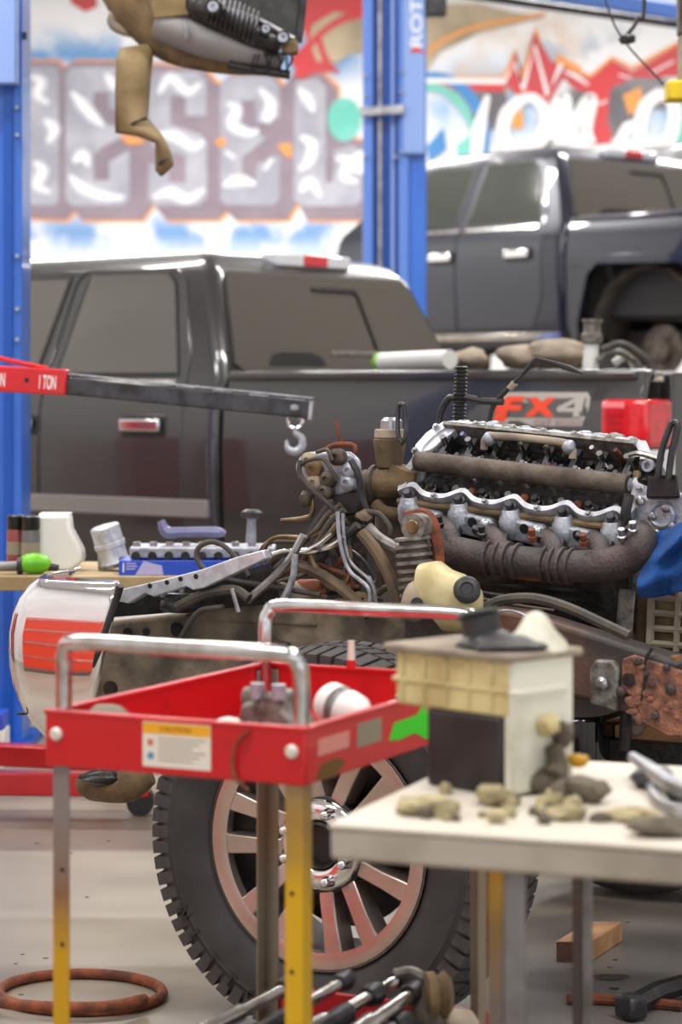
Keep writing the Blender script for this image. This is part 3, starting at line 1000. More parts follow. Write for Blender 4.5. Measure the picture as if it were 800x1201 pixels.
# ------------------------------------------------------------------ vehicle lifts
t = thing('lift_column', (.35, 15.8, 0), 'blue lift column with white lettering, between the grey and navy pickups', 'lift')
X0, Y0 = .35, 15.8
def colx(px): return (px - 400) * Y0 / F
top = 4.6
mb = MB(); mb.bx((colx(426), Y0, 0), (colx(500), Y0 + .3, top)); mb.build('post_back', 'blue_dark', t)
mb = MB(); mb.bx((colx(426), Y0 - .06, 0), (colx(437), Y0 + .1, top)); mb.build('post_flange', 'blue_mid', t, bevel=.006)  # lighter blue puts the highlights of both flanges into the colour
mb = MB(); mb.bx((colx(467), Y0 - .06, 0), (colx(479), Y0 + .1, top)); mb.build('post_flange', 'blue_mid', t, bevel=.006)
mb = MB(); mb.bx((colx(479), Y0 - .03, 0), (colx(500), Y0 + .1, top)); mb.build('post_side', 'blue_paint', t, bevel=.006)
zc = CAMZ + (450 - 182) * Y0 / F
mb = MB(); mb.bx((colx(472), Y0 - .09, zc), (colx(498.5), Y0 - .025, top)); cover = mb.build('carriage_cover', 'blue_light', t, bevel=.01)
MB().cyl((colx(445.5), Y0 - .03, .3), (colx(445.5), Y0 - .03, top), .017, n=10).build('lift_cable', 'steel', t)
MB().cyl((colx(460.5), Y0 - .03, .3), (colx(460.5), Y0 - .03, top), .014, n=10).build('hydraulic_pipe', 'blue_light', t)
zq = CAMZ + (450 - 132) * Y0 / F
MB().box(((colx(422) + colx(474)) / 2, Y0 - .11, zq), (colx(474) - colx(422), .03, .06), Matrix.Rotation(R(-3), 3, 'Y')).build('clamp_bar', 'steel', t, bevel=.008)
for px, py in ((428, 182), (464, 184), (471, 178), (428, 88), (428, 112), (472, 84), (472, 108)):
    MB().cyl(at(px, py, Y0 - .05), at(px, py, Y0 - .11), .012, n=8).build('bolt', 'steel', t)
p0 = at(495.5, 55, Y0 - .092)
text_part('lettering', 'ROTARY', .1, Vector((p0.x, Y0 - .0905, p0.z)), (0, 0, 1), (-1, 0, 0), 'paint_white', cover, depth=.002, fit=(.62, .078), bold=.001)
mb = MB(); mb.prism(stroke([(0, .0), (.03, .02), (.085, .0)], [.02, .035, .01], flat=False), (colx(482), Y0 - .0905, CAMZ + (450 - 64) * Y0 / F), (1, 0, 0), (0, 0, 1), (0, -1, 0), 0, .003)
mb.build('logo_swoosh', 'paint_red', cover, smooth=False)
MB().bx((.15, Y0 - .3, 0), (.85, Y0 + .5, .03)).build('base_plate', 'blue_dark', t)
dirn = Vector((.743, .669, 0))
for k, (dz, s_, m_) in enumerate(((4.11, .11, 'blue_mid'),)):
    q0 = Vector((.52, 15.95, dz)); q1 = q0 + dirn * 4.4
    mb = MB(); ang = math.atan2(dirn.y, dirn.x)
    mb.box((q0 + q1) / 2, ((q1 - q0).length, .14, s_), Matrix.Rotation(ang, 3, 'Z')); mb.build('overhead_beam', m_, t, bevel=.01)
q0 = Vector((.5, 15.8, 3.99)); MB().tube([q0, q0 + dirn * 4.4 + Vector((0, 0, .03))], .03, n=10, smooth=0).build('overhead_pipe', 'steel_dark', t)
MB().box(at(511, 5, 15.75), (.14, .12, .16)).build('pulley_box', 'steel_dark', t, bevel=.01)
q1 = Vector((.52, 15.95, 0)) + dirn * 4.3
mb = MB(); mb.box((q1.x, q1.y, 2.1), (.36, .36, 4.2), Matrix.Rotation(ang, 3, 'Z')); mb.build('far_post', 'blue_paint', t, bevel=.01)
for s_ in (-.5, 1.1):
    pa = Vector((.6, 16.0, 1.35)); pb = MN @ Vector((1.81 + s_ + .4, .45, .30)); pb.z = 1.35
    d_ = pb - pa
    mb = MB(); mb.box((pa + pb) / 2, (d_.length, .12, .12), Matrix.Rotation(math.atan2(d_.y, d_.x), 3, 'Z')); mb.build('lift_arm', 'blue_dark', t, bevel=.01)
    MB().cyl(pb, pb + Vector((0, 0, .22)), .06).build('lift_pad', 'black_plastic', t)
# lift below the silver pickup
t = thing('vehicle_lift', MS @ Vector((1.6, 0, -1.42)), 'dark scissor lift under the raised silver van', 'lift')
for s_ in (-.45, .45):
    a_, b_ = MS @ Vector((.9, s_, -1.34)), MS @ Vector((2.3, s_, .36))
    c_, d_ = MS @ Vector((2.3, s_, -1.34)), MS @ Vector((.9, s_, .36))
    MB().tube([a_, b_], .05, n=6, smooth=0).build('scissor_arm', 'steel_dark', t)
    MB().tube([c_, d_], .05, n=6, smooth=0).build('scissor_arm', 'steel_dark', t)
MB(MS).bx((.8, -.6, -1.42), (2.4, .6, -1.34)).build('lift_base', 'steel_dark', t)
MB(MS).bx((.95, -.5, .36), (2.25, .5, .445)).build('lift_deck', 'steel_dark', t)

# left column
Y0 = 9.2
t = thing('lift_column', (colx(-10), Y0, 0), 'plain bright blue lift column behind the red engine hoist boom', 'lift')
MB().bx((colx(-70), Y0 + .02, 0), (colx(25), Y0 + .28, 3.9)).build('post', 'blue_paint', t, bevel=.006)
MB().bx((colx(4), Y0, 0), (colx(14), Y0 + .03, 3.9)).build('post_groove', 'blue_dark', t)
MB().bx((colx(-70), Y0 - .07, CAMZ + (450 - 101) * Y0 / F), (colx(22), Y0 + .02, 3.9)).build('carriage_cover', 'blue_light', t, bevel=.008)
for py in (126, 158, 300, 362, 398):
    MB().cyl(at(20, py, Y0 + .03), at(20, py, Y0 - .01), .008, n=8).build('bolt', 'steel', t)
MB().box(at(27, 42, Y0 + .05), (.03, .03, .026)).build('limit_tab', 'black_plastic', t)
MB().bx((colx(-80), Y0 - .2, 0), (colx(35), Y0 + .45, .03)).build('base_plate', 'blue_dark', t)

# ------------------------------------------------------------------ hoist pendant at the right edge
Yp = 9.0
t = thing('crane_pendant', at(796, 118, Yp), 'yellow pendant block hanging from the ceiling on a grey sleeve', 'pendant')
pc = at(800, 0, Yp)
MB().bx((pc.x - .015, Yp - .05, at(0, 42, Yp).z), (pc.x + .1, Yp + .05, CEIL)).build('sleeve_upper', 'iron_brown', t, bevel=.01)
MB().bx((pc.x - .012, Yp - .045, at(0, 98, Yp).z), (pc.x + .1, Yp + .045, at(0, 42, Yp).z)).build('sleeve', 'canvas', t, bevel=.01)
MB().bx((pc.x - .06, Yp - .06, at(0, 119, Yp).z), (pc.x + .14, Yp + .06, at(0, 96, Yp).z)).build('block', 'yellow_paint', t, bevel=.008)
tag(MB().tube([at(696, -60, Yp), at(722, 32, Yp), at(779, 100, Yp)], .004, n=6).build('control_wire', 'black_plastic'), 'thin dark wire running down to the yellow pendant block', 'cable')
t = thing('hanging_cable', at(735, 45, Yp + .1), 'thick dark cable with a knotted clip hanging from the ceiling', 'cable')
MB().tube([at(752, -420, Yp + .1), at(756, -20, Yp + .1), at(748, 22, Yp + .1), at(733, 44, Yp + .1)], .008, n=8).build('cable', 'black_plastic', t)
MB().lump(at(736, 46, Yp + .08), (.035, .03, .02), 3).build('clip', 'black_plastic', t)

# ------------------------------------------------------------------ raised dirty assembly with hanging flap
Yh = 9.0
t = thing('raised_axle_assembly', at(245, 40, Yh), 'muddy vehicle underside with a finned cooler, raised overhead', 'vehicle part')
def h(px, py, dy=0.0): return at(px, py, Yh + dy)
MB().tube([h(150, -90), h(150, -20), h(166, 18), h(200, 50), h(250, 68), h(300, 76), h(322, 80)], [.10, .10, .085, .075, .055, .04, .03], n=14).build('cross_member', 'mud_brown', t)
MB().tube([h(186, 26, -.06), h(240, 46, -.08), h(296, 62, -.08), h(330, 74, -.06)], [.07, .07, .055, .03], n=14).build('steel_tube', 'steel_grey', t)
mb = MB(); mb.tube([h(232, 0, -.12), h(236, 10, -.12), h(290, 38, -.12), h(330, 54, -.12)], [.04, .055, .05, .035], n=10); mb.build('cooler_core', 'black_oily', t)
for i in range(11):
    k = i / 10
    px, py = 246 + 54 * k, 2 + 26 * k
    MB().tube([h(px + 4, py - 14, -.17), h(px, py + 6, -.2), h(px - 4, py + 24, -.17)], .0075, n=6).build('cooler_fin', 'steel_dark', t)
mb = MB(); mb.prism([(270, -60), (340, -60), (357, -8), (352, 48), (344, 50), (300, 20), (262, 8)], (0, 0, 0), (1, 0, 0), (0, 1, 0), (0, 0, 1), 0, 1)
mb.v = [at(p.x, p.y, Yh - .1 + .16 * p.z) for p in mb.v]; mb.build('side_panel', 'cooler_black', t, bevel=.01)
MB().tube([h(262, 10, -.14), h(300, 22, -.14), h(345, 46, -.14)], .012, n=8).build('panel_rail', 'steel', t)
MB().tube([h(356, -60, -.1), h(356, -6, -.1), h(350, 50, -.1)], .014, n=8).build('panel_edge', 'steel_dark', t)
for (px, py, rr) in ((312, 34, .018), (332, 44, .022), (250, 8, .024)):
    mb = MB(); mb.cyl(h(px, py, -.1), h(px, py, -.26), rr * 1.2, n=14); fit_ = mb.build('port', 'steel_dark', t)
    MB().lathe([(0, rr * .8), (.012, rr * .8), (.012, rr * .4), (.002, rr * .4)], h(px, py, -.262), (0, -1, 0), 14).build('port_ring', 'alu_cast', fit_)
MB().box(h(340, 56, -.14), (.06, .06, .05)).build('end_bracket', 'mud_brown', t, bevel=.008)
MB().tube([h(268, 76, -.1), h(300, 82, -.1), h(340, 88, -.1)], .017, n=10).build('black_bar', 'black_plastic', t)
for i in range(9):
    px = 300 + i * 5
    MB().tube([h(px, 62, -.12), h(px + random.uniform(-4, 4), 70, -.15), h(px + random.uniform(-6, 6), 80 + random.uniform(-4, 8), -.12)], .004, n=5).build('loose_wire', 'black_plastic', t)
MB().prism([(0, 0), (.19, .02), (.2, .05), (.05, .12), (-.01, .06)], h(180, 22, -.14), (1, 0, 0), (0, 0, 1), (0, 1, 0), 0, .03).build('mount_bracket', 'flap_brown', t, bevel=.006)
MB().tube([h(218, 24, -.16), h(219, 42, -.16), h(220, 46, -.16)], .008, n=6).build('pin', 'steel', t)
MB().tube([h(158, -6), h(142, 6), h(132, 24), h(142, 34), h(170, 40)], .022, n=10).build('vent_pipe', 'canvas', t)
MB().prism([(0, 0), (.05, .14), (-.1, .3), (-.16, .28)], h(128, 14, .02), (1, 0, 0), (0, 0, 1), (0, 1, 0), 0, .04).build('bracket', 'flap_brown', t, bevel=.006)
MB().prism([(-.12, 0), (.40, 0), (.42, .34), (-.12, .40)], h(170, -22, .0), (1, 0, 0), (0, 0, 1), (0, 1, 0), -.02, .42).build('floor_pan', 'under_dark', t, bevel=.02)
for px in (160, 320):
    MB().cyl(h(px, -60, .2), (h(px, -60, .2).x, Yh + .2, CEIL), .012, n=8).build('sling_chain', 'steel_dark', t)
# flap: a bent sheet
def flap():
    L = [(140, 56), (136, 70), (135, 100), (135, 156), (160, 160), (182, 168), (182, 188), (182, 200), (188, 207)]
    Rr = [(182, 50), (178, 80), (176, 110), (174, 138), (182, 148), (192, 160), (201, 178), (204, 194), (192, 206)]
    dy = [0, -.06, -.08, -.07, -.10, -.12, -.10, -.06, -.04]
    rows = []
    for (a, b, d) in zip(L, Rr, dy):
        row = []
        for k in range(7):
            q = k / 6
            row.append(at(a[0] + (b[0] - a[0]) * q, a[1] + (b[1] - a[1]) * q, Yh - .02 + d - .05 * math.sin(math.pi * q)))
        rows.append(row)
    return MB().loft(rows, cap=False, closed=False)
flap_o = flap().build('mud_flap', 'flap_brown', t, solid=.012, angle=70)
MB().tube([h(154, 146, -.14), h(164, 141, -.15), h(172, 139, -.14)], .006, n=6).build('flap_tear', 'black_oily', flap_o)
MB().tube([h(186, 192, -.15), h(190, 190, -.155), h(196, 186, -.14)], .006, n=6).build('flap_tear', 'black_oily', flap_o)

# ------------------------------------------------------------------ engine hoist (red crane)
Yb = 8.0
t = thing('engine_hoist', (-1.75, 8.35, 0), 'red engine hoist with a black extension boom and hook', 'engine hoist')
def boom(pa, pb, hgt, wid, name, material, par=t, bev=.006):
    d = pb - pa
    ez = Vector((0, 0, 1)); ex = d.normalized(); ey = Vector((0, 0, 1)).cross(ex).normalized(); ez = ex.cross(ey)
    mb = MB(); mb.prism([(0, -hgt / 2), (d.length, -hgt / 2), (d.length, hgt / 2), (0, hgt / 2)], pa, ex, ez, ey, -wid / 2, wid / 2)
    return mb.build(name, material, par, bevel=bev), ex, ey, ez
pa = at(80, 448.5, Yb); dirb = (at(80, 448.5, Yb) - at(0, 444, Yb + .02)).normalized()
red, bx_, by_, bz_ = boom(pa - dirb * .95, pa, .086, .08, 'boom', 'red_paint')
ext, ex2, ey2, ez2 = boom(pa - dirb * .3, at(366, 481.5, Yb - .05), .056, .055, 'extension_bar', 'steel_dark')
for k in range(6):
    q = pa.lerp(at(366, 481.5, Yb - .05), .18 + .15 * k)
    mb = MB(); mb.prism([(-.03, 0), (.03, 0), (.03, .004), (-.03, .004)], q + ez2 * .028, ex2, ez2, ey2, -.02, .02); mb.build('scuff_plate', 'steel', ext)
d2 = (at(366, 481.5, Yb - .05) - pa)
mb = MB(); mb.prism([(0, 0), (d2.length, 0), (d2.length, .004), (0, .004)], pa + ez2 * .0265, ex2, ez2, ey2, -.026, .026); mb.build('top_strip', 'alu_cast', ext)  # lighter strip along the top of the extension bar
mb = MB(); mb.prism([(-.006, -.03), (.006, -.03), (.006, .03), (-.006, .03)], at(365, 481.5, Yb - .05), ex2, ez2, ey2, -.03, .03); mb.build('end_cap', 'steel', ext)
MB().cyl(pa - dirb * .134 - by_ * .05 * 0 + Vector((0, -.039, 0)), pa - dirb * .134 + Vector((0, -.0425, 0)), .008, n=12).build('pin_hole', 'black_oily', red)
text_part('lettering', '1 TON', .05, pa - dirb * .092 + Vector((0, -.0405, 0)) - bz_ * .026, dirb, bz_, 'paint_white', red, depth=.0008, fit=(.056, .046), bold=.0005)
text_part('lettering', 'TON', .05, pa - dirb * .252 + Vector((0, -.0405, 0)) - bz_ * .026, dirb, bz_, 'paint_white', red, depth=.0008, fit=(.045, .046), bold=.0005)
MB().tube([at(-60, 402, Yb), at(0, 420, Yb), at(55, 432, Yb)], .008, n=8).build('brace_rod', 'red_paint', t)
# hook
hp = at(346, 486, Yb - .06)
def hk(px, py): return at(px, py, Yb - .06)
MB().lathe([(0, .012), (.008, .02), (.02, .02), (.028, .01)], hk(346, 483), (0, 0, 1), 14).build('hook_nut', 'alu_cast', ext)
MB().tube([hk(346, 486), hk(338, 491), hk(339, 499), hk(346, 502), hk(353, 499), hk(354, 491), hk(346, 486)], .007, n=8, loop=True).build('shackle', 'chrome_worn', ext)
MB().tube([hk(346, 500), hk(347, 508), hk(354, 514), hk(354, 524), hk(346, 530), hk(338, 526), hk(336, 516)], [.008, .010, .013, .015, .014, .012, .005], n=10).build('hook', 'alu_cast', ext)
# mast, ram, legs, casters (mostly left of the view)
mx, my = -1.95, 8.05
MB().bx((mx - .05, my - .05, .12), (mx + .05, my + .05, 1.62)).build('mast', 'red_paint', t, bevel=.006)
MB().tube([Vector((mx + .05, my, .5)), Vector((mx + .45, my, 1.38))], .035, n=12, smooth=0).build('ram', 'black_gloss', t)
for (a_, b_) in ((at(-420, 884, 7.95), at(176, 919, 7.85)), (at(-420, 868, 8.9), at(140, 876, 8.35))):
    za = .10
    a_.z = b_.z = za
    lg, lx_, ly_, lz_ = boom(a_, b_, .075, .075, 'leg', 'red_paint')
    MB().cyl((b_.x - .03, b_.y - .03, .045), (b_.x - .03, b_.y + .03, .045), .045, n=16).build('caster', 'black_plastic', lg)
    MB().cyl((a_.x + .05, a_.y - .03, .045), (a_.x + .05, a_.y + .03, .045), .045, n=16).build('caster', 'black_plastic', lg)
MB().bx((mx - .1, 7.9, .06), (mx + .1, 8.95, .14)).build('cross_bar', 'red_paint', t, bevel=.006)

# ------------------------------------------------------------------ rear work bench and things on it
Yk = 7.4
bt = at(0, 672, Yk).z
t = thing('work_bench', (-1.0, Yk, 0), 'plywood topped work bench in front of the grey pickup', 'bench')
MB().bx((-2.0, Yk - .12, bt - .045), (-.22, Yk + .48, bt)).build('bench_top', 'plywood', t, bevel=.004)
for x in (-1.95, -.3):
    for y in (Yk - .07, Yk + .42):
        MB().bx((x - .03, y - .03, 0), (x + .03, y + .03, bt - .045)).build('leg', 'steel_dark', t)
bt_ = bt
def can(px, Y, label, body):
    p = at(px, 670, Y); p.z = bt_
    c = thing('spray_can', p, label, 'spray can')
    MB().lathe([(0, .028), (.003, .029), (.12, .029), (.132, .024), (.134, .02)], p, (0, 0, 1), 20).build('can_body', body, c)
    MB().lathe([(.128, .027), (.13, .0285), (.168, .0285), (.172, .024)], p, (0, 0, 1), 20).build('cap', 'can_black', c)
    MB().lathe([(.05, .0294), (.09, .0294)], p, (0, 0, 1), 20, cap=False).build('can_print', 'sticker_grey', c)
can(19, Yk + .1, 'spray can with a red body and black cap', 'can_red')
can(36, Yk + .06, 'spray can with a grey body and black cap', 'can_grey')
p = at(66, 670, Yk + .12); p.z = bt
t = thing('plastic_jug', p, 'white plastic jug with a sloping side beside the spray cans', 'jug')
MB().prism([(-.06, 0), (.05, 0), (.088, .03), (.085, .065), (.05, .13), (.046, .175), (-.05, .175), (-.06, .16)], p, (1, 0, 0), (0, 0, 1), (0, 1, 0), -.05, .05).build('jug_body', 'white_plastic', t, bevel=.012, seg=3)
MB().prism([(-.05, .172), (.046, .172), (.046, .178), (-.05, .178)], p, (1, 0, 0), (0, 0, 1), (0, 1, 0), -.04, .04).build('jug_rim', 'white_plastic', t, bevel=.002)
p = at(40, 670, Yk - .05); p.z = bt + .026
t = thing('air_grinder', p, 'lime green air tool with a grey handle lying on the bench', 'power tool')
MB().lump(p + Vector((0, 0, .006)), (.055, .03, .032), 5, 3, .12).build('tool_body', 'lime', t, angle=80)
MB().cyl(p + Vector((-.045, 0, -.0)), p + Vector((-.2, -.02, -.006)), .016, .013).build('handle', 'leg_grey', t)
MB().cyl(p + Vector((.045, 0, -.004)), p + Vector((.075, 0, -.006)), .013, .009).build('nozzle', 'black_plastic', t)
MB().cyl(p + Vector((-.05, 0, 0)), p + Vector((-.035, 0, 0)), .026, .028).build('collar', 'black_plastic', t)
p = at(136, 664, Yk + .1); p.z = bt + .015
t = thing('metal_filter', p, 'silver canister tilted on the bench beside the blue tray', 'canister')
axf = Vector((-.28, -.1, 1)).normalized()
MB().lathe([(0, .045), (.012, .05), (.02, .045), (.06, .045), (.062, .049), (.075, .049), (.077, .046), (.125, .046), (.13, .04)], p, axf, 24).build('canister_body', 'alu_bright', t)
MB().lathe([(-.004, .03), (0, .056), (.012, .056), (.014, .046)], p, axf, 8).build('flange', 'alu_dirty', t)
for k in range(4):
    a_ = k * math.pi / 2 + .4
    MB().cyl(p + Vector((.05 * math.cos(a_), .04 * math.sin(a_), -.0)), p + Vector((.05 * math.cos(a_), .04 * math.sin(a_), .03)), .009, n=8).build('bolt', 'steel', t)
pa_, pb_ = at(140, 676, Yk - .08), at(330, 676, Yk - .08)
t = thing('blue_tray', (pa_.x + .2, Yk, bt), 'shallow blue cardboard tray on the work bench', 'tray')
MB().bx((pa_.x, Yk - .1, bt), (pb_.x, Yk + .12, bt + .045)).build('tray_body', 'tray_blue', t, bevel=.002)
MB().prism([(.05, .002), (.135, .002), (.13, .03), (.075, .044)], (pa_.x, Yk - .1, bt), (1, 0, 0), (0, 0, 1), (0, -1, 0), 0, .001).build('printed_patch', 'print_lilac', t)
for i, (w_, z_) in enumerate(((.03, .034), (.034, .026), (.028, .018))):
    MB().prism([(.022, z_), (.022 + w_, z_), (.022 + w_, z_ + .004), (.022, z_ + .004)], (pa_.x, Yk - .1, bt), (1, 0, 0), (0, 0, 1), (0, -1, 0), 0, .001).build('printed_line', 'print_lilac', t)
MB().prism([(.012, .01), (.016, .01), (.016, .038), (.012, .038)], (pa_.x, Yk - .1, bt), (1, 0, 0), (0, 0, 1), (0, -1, 0), 0, .001).build('printed_bar', 'paint_white', t)
ht = thing('cylinder_head', (pa_.x + .25, Yk, bt + .045), 'long silver cylinder head casting lying in the blue tray', 'engine part')
MB().bx((pa_.x + .03, Yk - .085, bt + .05), (pb_.x - .02, Yk + .1, bt + .085)).build('casting', 'alu_cast', ht, bevel=.006)
for i in range(9):
    x = pa_.x + .05 + i * .05
    MB().cyl((x, Yk - .088, bt + .058), (x, Yk - .08, bt + .058), .014, n=12).build('port_opening', 'black_oily', ht)
    MB().cyl((x, Yk - .04, bt + .085), (x, Yk - .04, bt + .098), .012, n=8).build('stud', 'steel', ht)
p = at(215, 650, Yk + .05); p.z = bt + .122
tag(MB().tube([p + Vector((-.07, 0, .035)), p + Vector((-.05, 0, .0)), p + Vector((0, 0, .0)), p + Vector((.1, 0, .0)), p + Vector((.13, 0, -.006))], [.012, .02, .016, .018, .008], n=8).build('bent_bracket', 'purple_tool'),
    'grey violet bent tool resting on the cylinder head', 'tool')
p = at(293, 650, Yk + .16); p.z = bt
t = thing('engine_valve', p, 'upright silver piston rod with a dark cap on the bench', 'engine part')
MB().lathe([(0, .05), (.02, .048), (.03, .022), (.05, .018), (.15, .014), (.16, .016)], p, (.04, 0, 1), 18).build('rod', 'alu_cast', t)
MB().lathe([(.158, .02), (.162, .034), (.178, .034), (.186, .02)], p, (.04, 0, 1), 18).build('rod_cap', 'steel_dark', t)
p = at(6, 872, 8.95); p.z = 0
t = thing('drum_box', p + Vector((-.11, 0, 0)), 'white carton with a blue top on the floor by the hoist', 'box')
MB().bx((p.x - .25, 8.78, 0), (p.x + .02, 8.93, .14)).build('carton_body', 'white_plastic', t, bevel=.004)
MB().bx((p.x - .25, 8.779, .14), (p.x + .015, 8.93, .2)).build('carton_top', 'tray_blue', t, bevel=.004)

# ------------------------------------------------------------------ stripped pickup chassis (wheel, frame, bumper)
# truck frame: u rearwards (right and nearer), v inwards from the outer tyre wall, w up
O = Vector((-.065, 5.10, 0))
AX = Vector((math.cos(R(30)), -math.sin(R(30)), 0))
BX = Vector((math.sin(R(30)), math.cos(R(30)), 0))
UP = Vector((0, 0, 1))
def T(u, v, w): return O + AX * u + BX * v + UP * w
def sp(px, py, v):
    """point of the plane v = const seen at (px, py)"""
    q = (px - 400) / F
    b = O + BX * v
    u = (q * b.y - b.x) / (AX.x - q * AX.y)
    p = b + AX * u
    p.z = CAMZ - (py - HOR) * p.y / F
    return p
def tubes(root, rows, default='hose_rubber'):
    for row in rows:
        nm, pts, v, r, m_ = row
        P = [sp(p[0], p[1], v + (p[2] if len(p) > 2 else 0)) for p in pts]
        MB().tube(P, r, n=8).build(nm, m_ or default, root)

chs = thing('stripped_chassis', T(0, .9, 0), 'rusty stripped pickup chassis with front wheel and chrome bumper', 'vehicle chassis')
WR = .42
wc = T(0, 0, WR)
mb = MB()
prof = [(.045, .255), (.03, .266), (.010, .292), (.0, .335), (.004, .352), (.002, .356), (.006, .360), (.012, .385), (.03, .404), (.05, .409), (.23, .409), (.25, .404), (.268, .385), (.28, .335), (.27, .292), (.25, .262)]
mb.lathe(prof, wc, BX, 72, cap=False, ref=AX)
wheel = mb.build('wheel', 'rubber', chs, angle=50)
# tread blocks: four rows round the tyre
def tread_mesh(v0, v1, r0, r1, skew, half, row):
    mb = MB()
    eu, ew = AX, UP
    vs = []
    for r in (r0, r1):
        for (v, a) in ((v0, -half + skew), (v0, half + skew), (v1, half - skew), (v1, -half - skew)):
            rr = r
            if row == 0 and v == v0:
                rr = r - .012 if r == r1 else r - .035
            if row == 3 and v == v1:
                rr = r - .012 if r == r1 else r - .035
            vs.append(wc + BX * v + (eu * math.cos(a) + ew * math.sin(a)) * rr)
    mb.add(vs, [(3, 2, 1, 0), (4, 5, 6, 7), (0, 1, 5, 4), (1, 2, 6, 5), (2, 3, 7, 6), (3, 0, 4, 7)])
    return mb.build('tread_block', 'tread_rubber', wheel, smooth=False)
cl = wc - Vector(chs.location)
NB = 72
for row, (v0, v1, sk) in enumerate(((.008, .078, .006), (.086, .136, .016), (.144, .194, -.016), (.202, .272, -.006))):
    first = tread_mesh(v0, v1, .402, .4205, sk, .0325 if row in (0, 3) else .034, row)
    for k in range(1, NB):
        c = first.copy(); COL.objects.link(c); c.parent = wheel
        ang_ = 2 * math.pi * (k + (.5 if row % 2 else 0)) / NB
        c.matrix_local = Matrix.Translation(cl) @ Matrix.Rotation(ang_, 4, BX) @ Matrix.Translation(-cl)
# rim
def pl(r, a, v):
    return wc + BX * v + (AX * math.cos(a) + UP * math.sin(a)) * r
mb = MB(); mb.lathe([(.25, .25), (.22, .235), (.06, .228), (.04, .232), (.028, .25), (.02, .262), (.03, .266), (.05, .258), (.25, .258)], wc, BX, 64, cap=False, ref=AX)
mb.build('rim_barrel', 'rim_dark', wheel, angle=50)
mb = MB(); mb.lathe([(.05, .226), (.026, .226), (.020, .252), (.0225, .264), (.032, .264)], wc, BX, 64, cap=False, ref=AX)
mb.build('rim_lip', 'rim_alloy', wheel, angle=30)
for k in range(6):
    a0 = R(172 + 60 * k)
    for s_ in (-1, 1):
        er = AX * math.cos(a0) + UP * math.sin(a0)
        et = -AX * math.sin(a0) + UP * math.cos(a0)
        vs = []
        for (r, off, w_, v) in ((.075, .024, .015, .055), (.10, .029, .018, .046), (.16, .038, .018, .036), (.235, .050, .023, .026)):
            cpt = wc + er * r + et * off * s_
            vs.append([cpt - et * w_ + BX * v, cpt + et * w_ + BX * v, cpt + et * (w_ + .006) + BX * (v + .05), cpt - et * (w_ + .006) + BX * (v + .05)])
        mb = MB(); mb.loft(vs); spk = mb.build('spoke', 'rim_alloy', wheel, bevel=.003)
MB().lathe([(.11, .10), (.05, .105), (.046, .10)], wc, BX, 40, ref=AX).build('hub_ring', 'rim_dark', wheel)
MB().lathe([(.046, .098), (.034, .094), (.030, .075), (.030, .058), (.036, .052), (.07, .052)], wc, BX, 40, cap=False, ref=AX).build('hub_face', 'chrome', wheel, angle=60)
MB().lathe([(.06, .053), (.035, .050), (.032, .044), (.05, .04), (.06, .0)], wc, BX, 32, ref=AX).build('hub_bore', 'black_oily', wheel)
for k in range(8):
    a_ = R(22.5 + 45 * k)
    p_ = wc + (AX * math.cos(a_) + UP * math.sin(a_)) * .077
    MB().lathe([(.034, .014), (.02, .0125), (.006, .011), (.0, .006), (-.001, .001)], p_, BX, 12).build('lug_nut', 'chrome', wheel)
MB().lathe([(.14, .19), (.15, .19), (.16, .08)], wc, BX, 40, ref=AX).build('brake_disc', 'steel_dark', wheel)
MB().box(pl(.13, R(150), .13), (.12, .09, .16)).build('brake_caliper', 'iron_brown', wheel, bevel=.015)
# moulded lettering on the tyre wall
for i, chx in enumerate('NITTO'):
    a_ = R(208 + i * 9.5)
    er = AX * math.cos(a_) + UP * math.sin(a_); et = -AX * math.sin(a_) + UP * math.cos(a_)
    text_part('tire_letter', chx, .04, wc + er * .378 - et * .014 + BX * .004, et, -er, 'black_plastic', wheel, depth=.003, fit=(.026 if chx != 'I' else .008, .032))
# axle, hub and the wheel on the far side
MB().cyl(T(0, .16, WR), T(0, 1.7, WR), .045, n=16).build('axle', 'black_oily', chs)
mb = MB(); mb.lathe(prof, T(0, 1.95, WR), -BX, 48, cap=True, ref=AX); fw = mb.build('far_wheel', 'rubber', chs, angle=50)
MB().lathe([(.03, .26), (.06, .08), (.05, .02)], T(0, 1.97, WR), -BX, 32, ref=AX).build('far_rim', 'rim_alloy', fw)

# frame rail as a loft of rectangular sections
def rail(secs, v0, v1, name, material, root):
    rings = []
    for px, yt, yb in secs:
        t_, b_ = sp(px, yt, v0), sp(px, yb, v0)
        d_ = BX * (v1 - v0)
        rings.append([t_, t_ + d_, b_ + d_, b_])
    mb = MB(); mb.loft(rings)
    return mb.build(name, material, root, bevel=.012, seg=3)
VR = .46
fr = rail([(60, 742, 836), (118, 730, 832), (240, 716, 826), (330, 712, 822), (480, 722, 815)], VR, VR + .09, 'frame_rail', 'frame_dirty', chs)
fr2 = rail([(470, 722, 815), (560, 712, 806), (610, 718, 806), (650, 730, 812), (700, 746, 826), (760, 764, 846), (830, 784, 868), (930, 812, 905), (1030, 842, 938)], VR, VR + .09, 'frame_rail', 'frame_steel', chs)
rings = []
for px in (60, 118, 240, 330, 480, 560, 650, 760, 930):
    p_ = sp(px, 740, VR)
    u_ = (p_ - O).dot(AX)
    w_ = .86 if px < 600 else .86 - (px - 600) * .0002
    rings.append([T(u_, VR + 1.0, w_), T(u_, VR + 1.09, w_), T(u_, VR + 1.09, w_ - .18), T(u_, VR + 1.0, w_ - .18)])
MB().loft(rings).build('far_rail', 'frame_steel', chs, bevel=.01)
for u_ in (-.62, -.1, .75):
    MB().tube([T(u_, VR + .05, .72), T(u_, VR + 1.05, .72)], .05, n=10, smooth=0).build('cross_member', 'black_oily', chs)
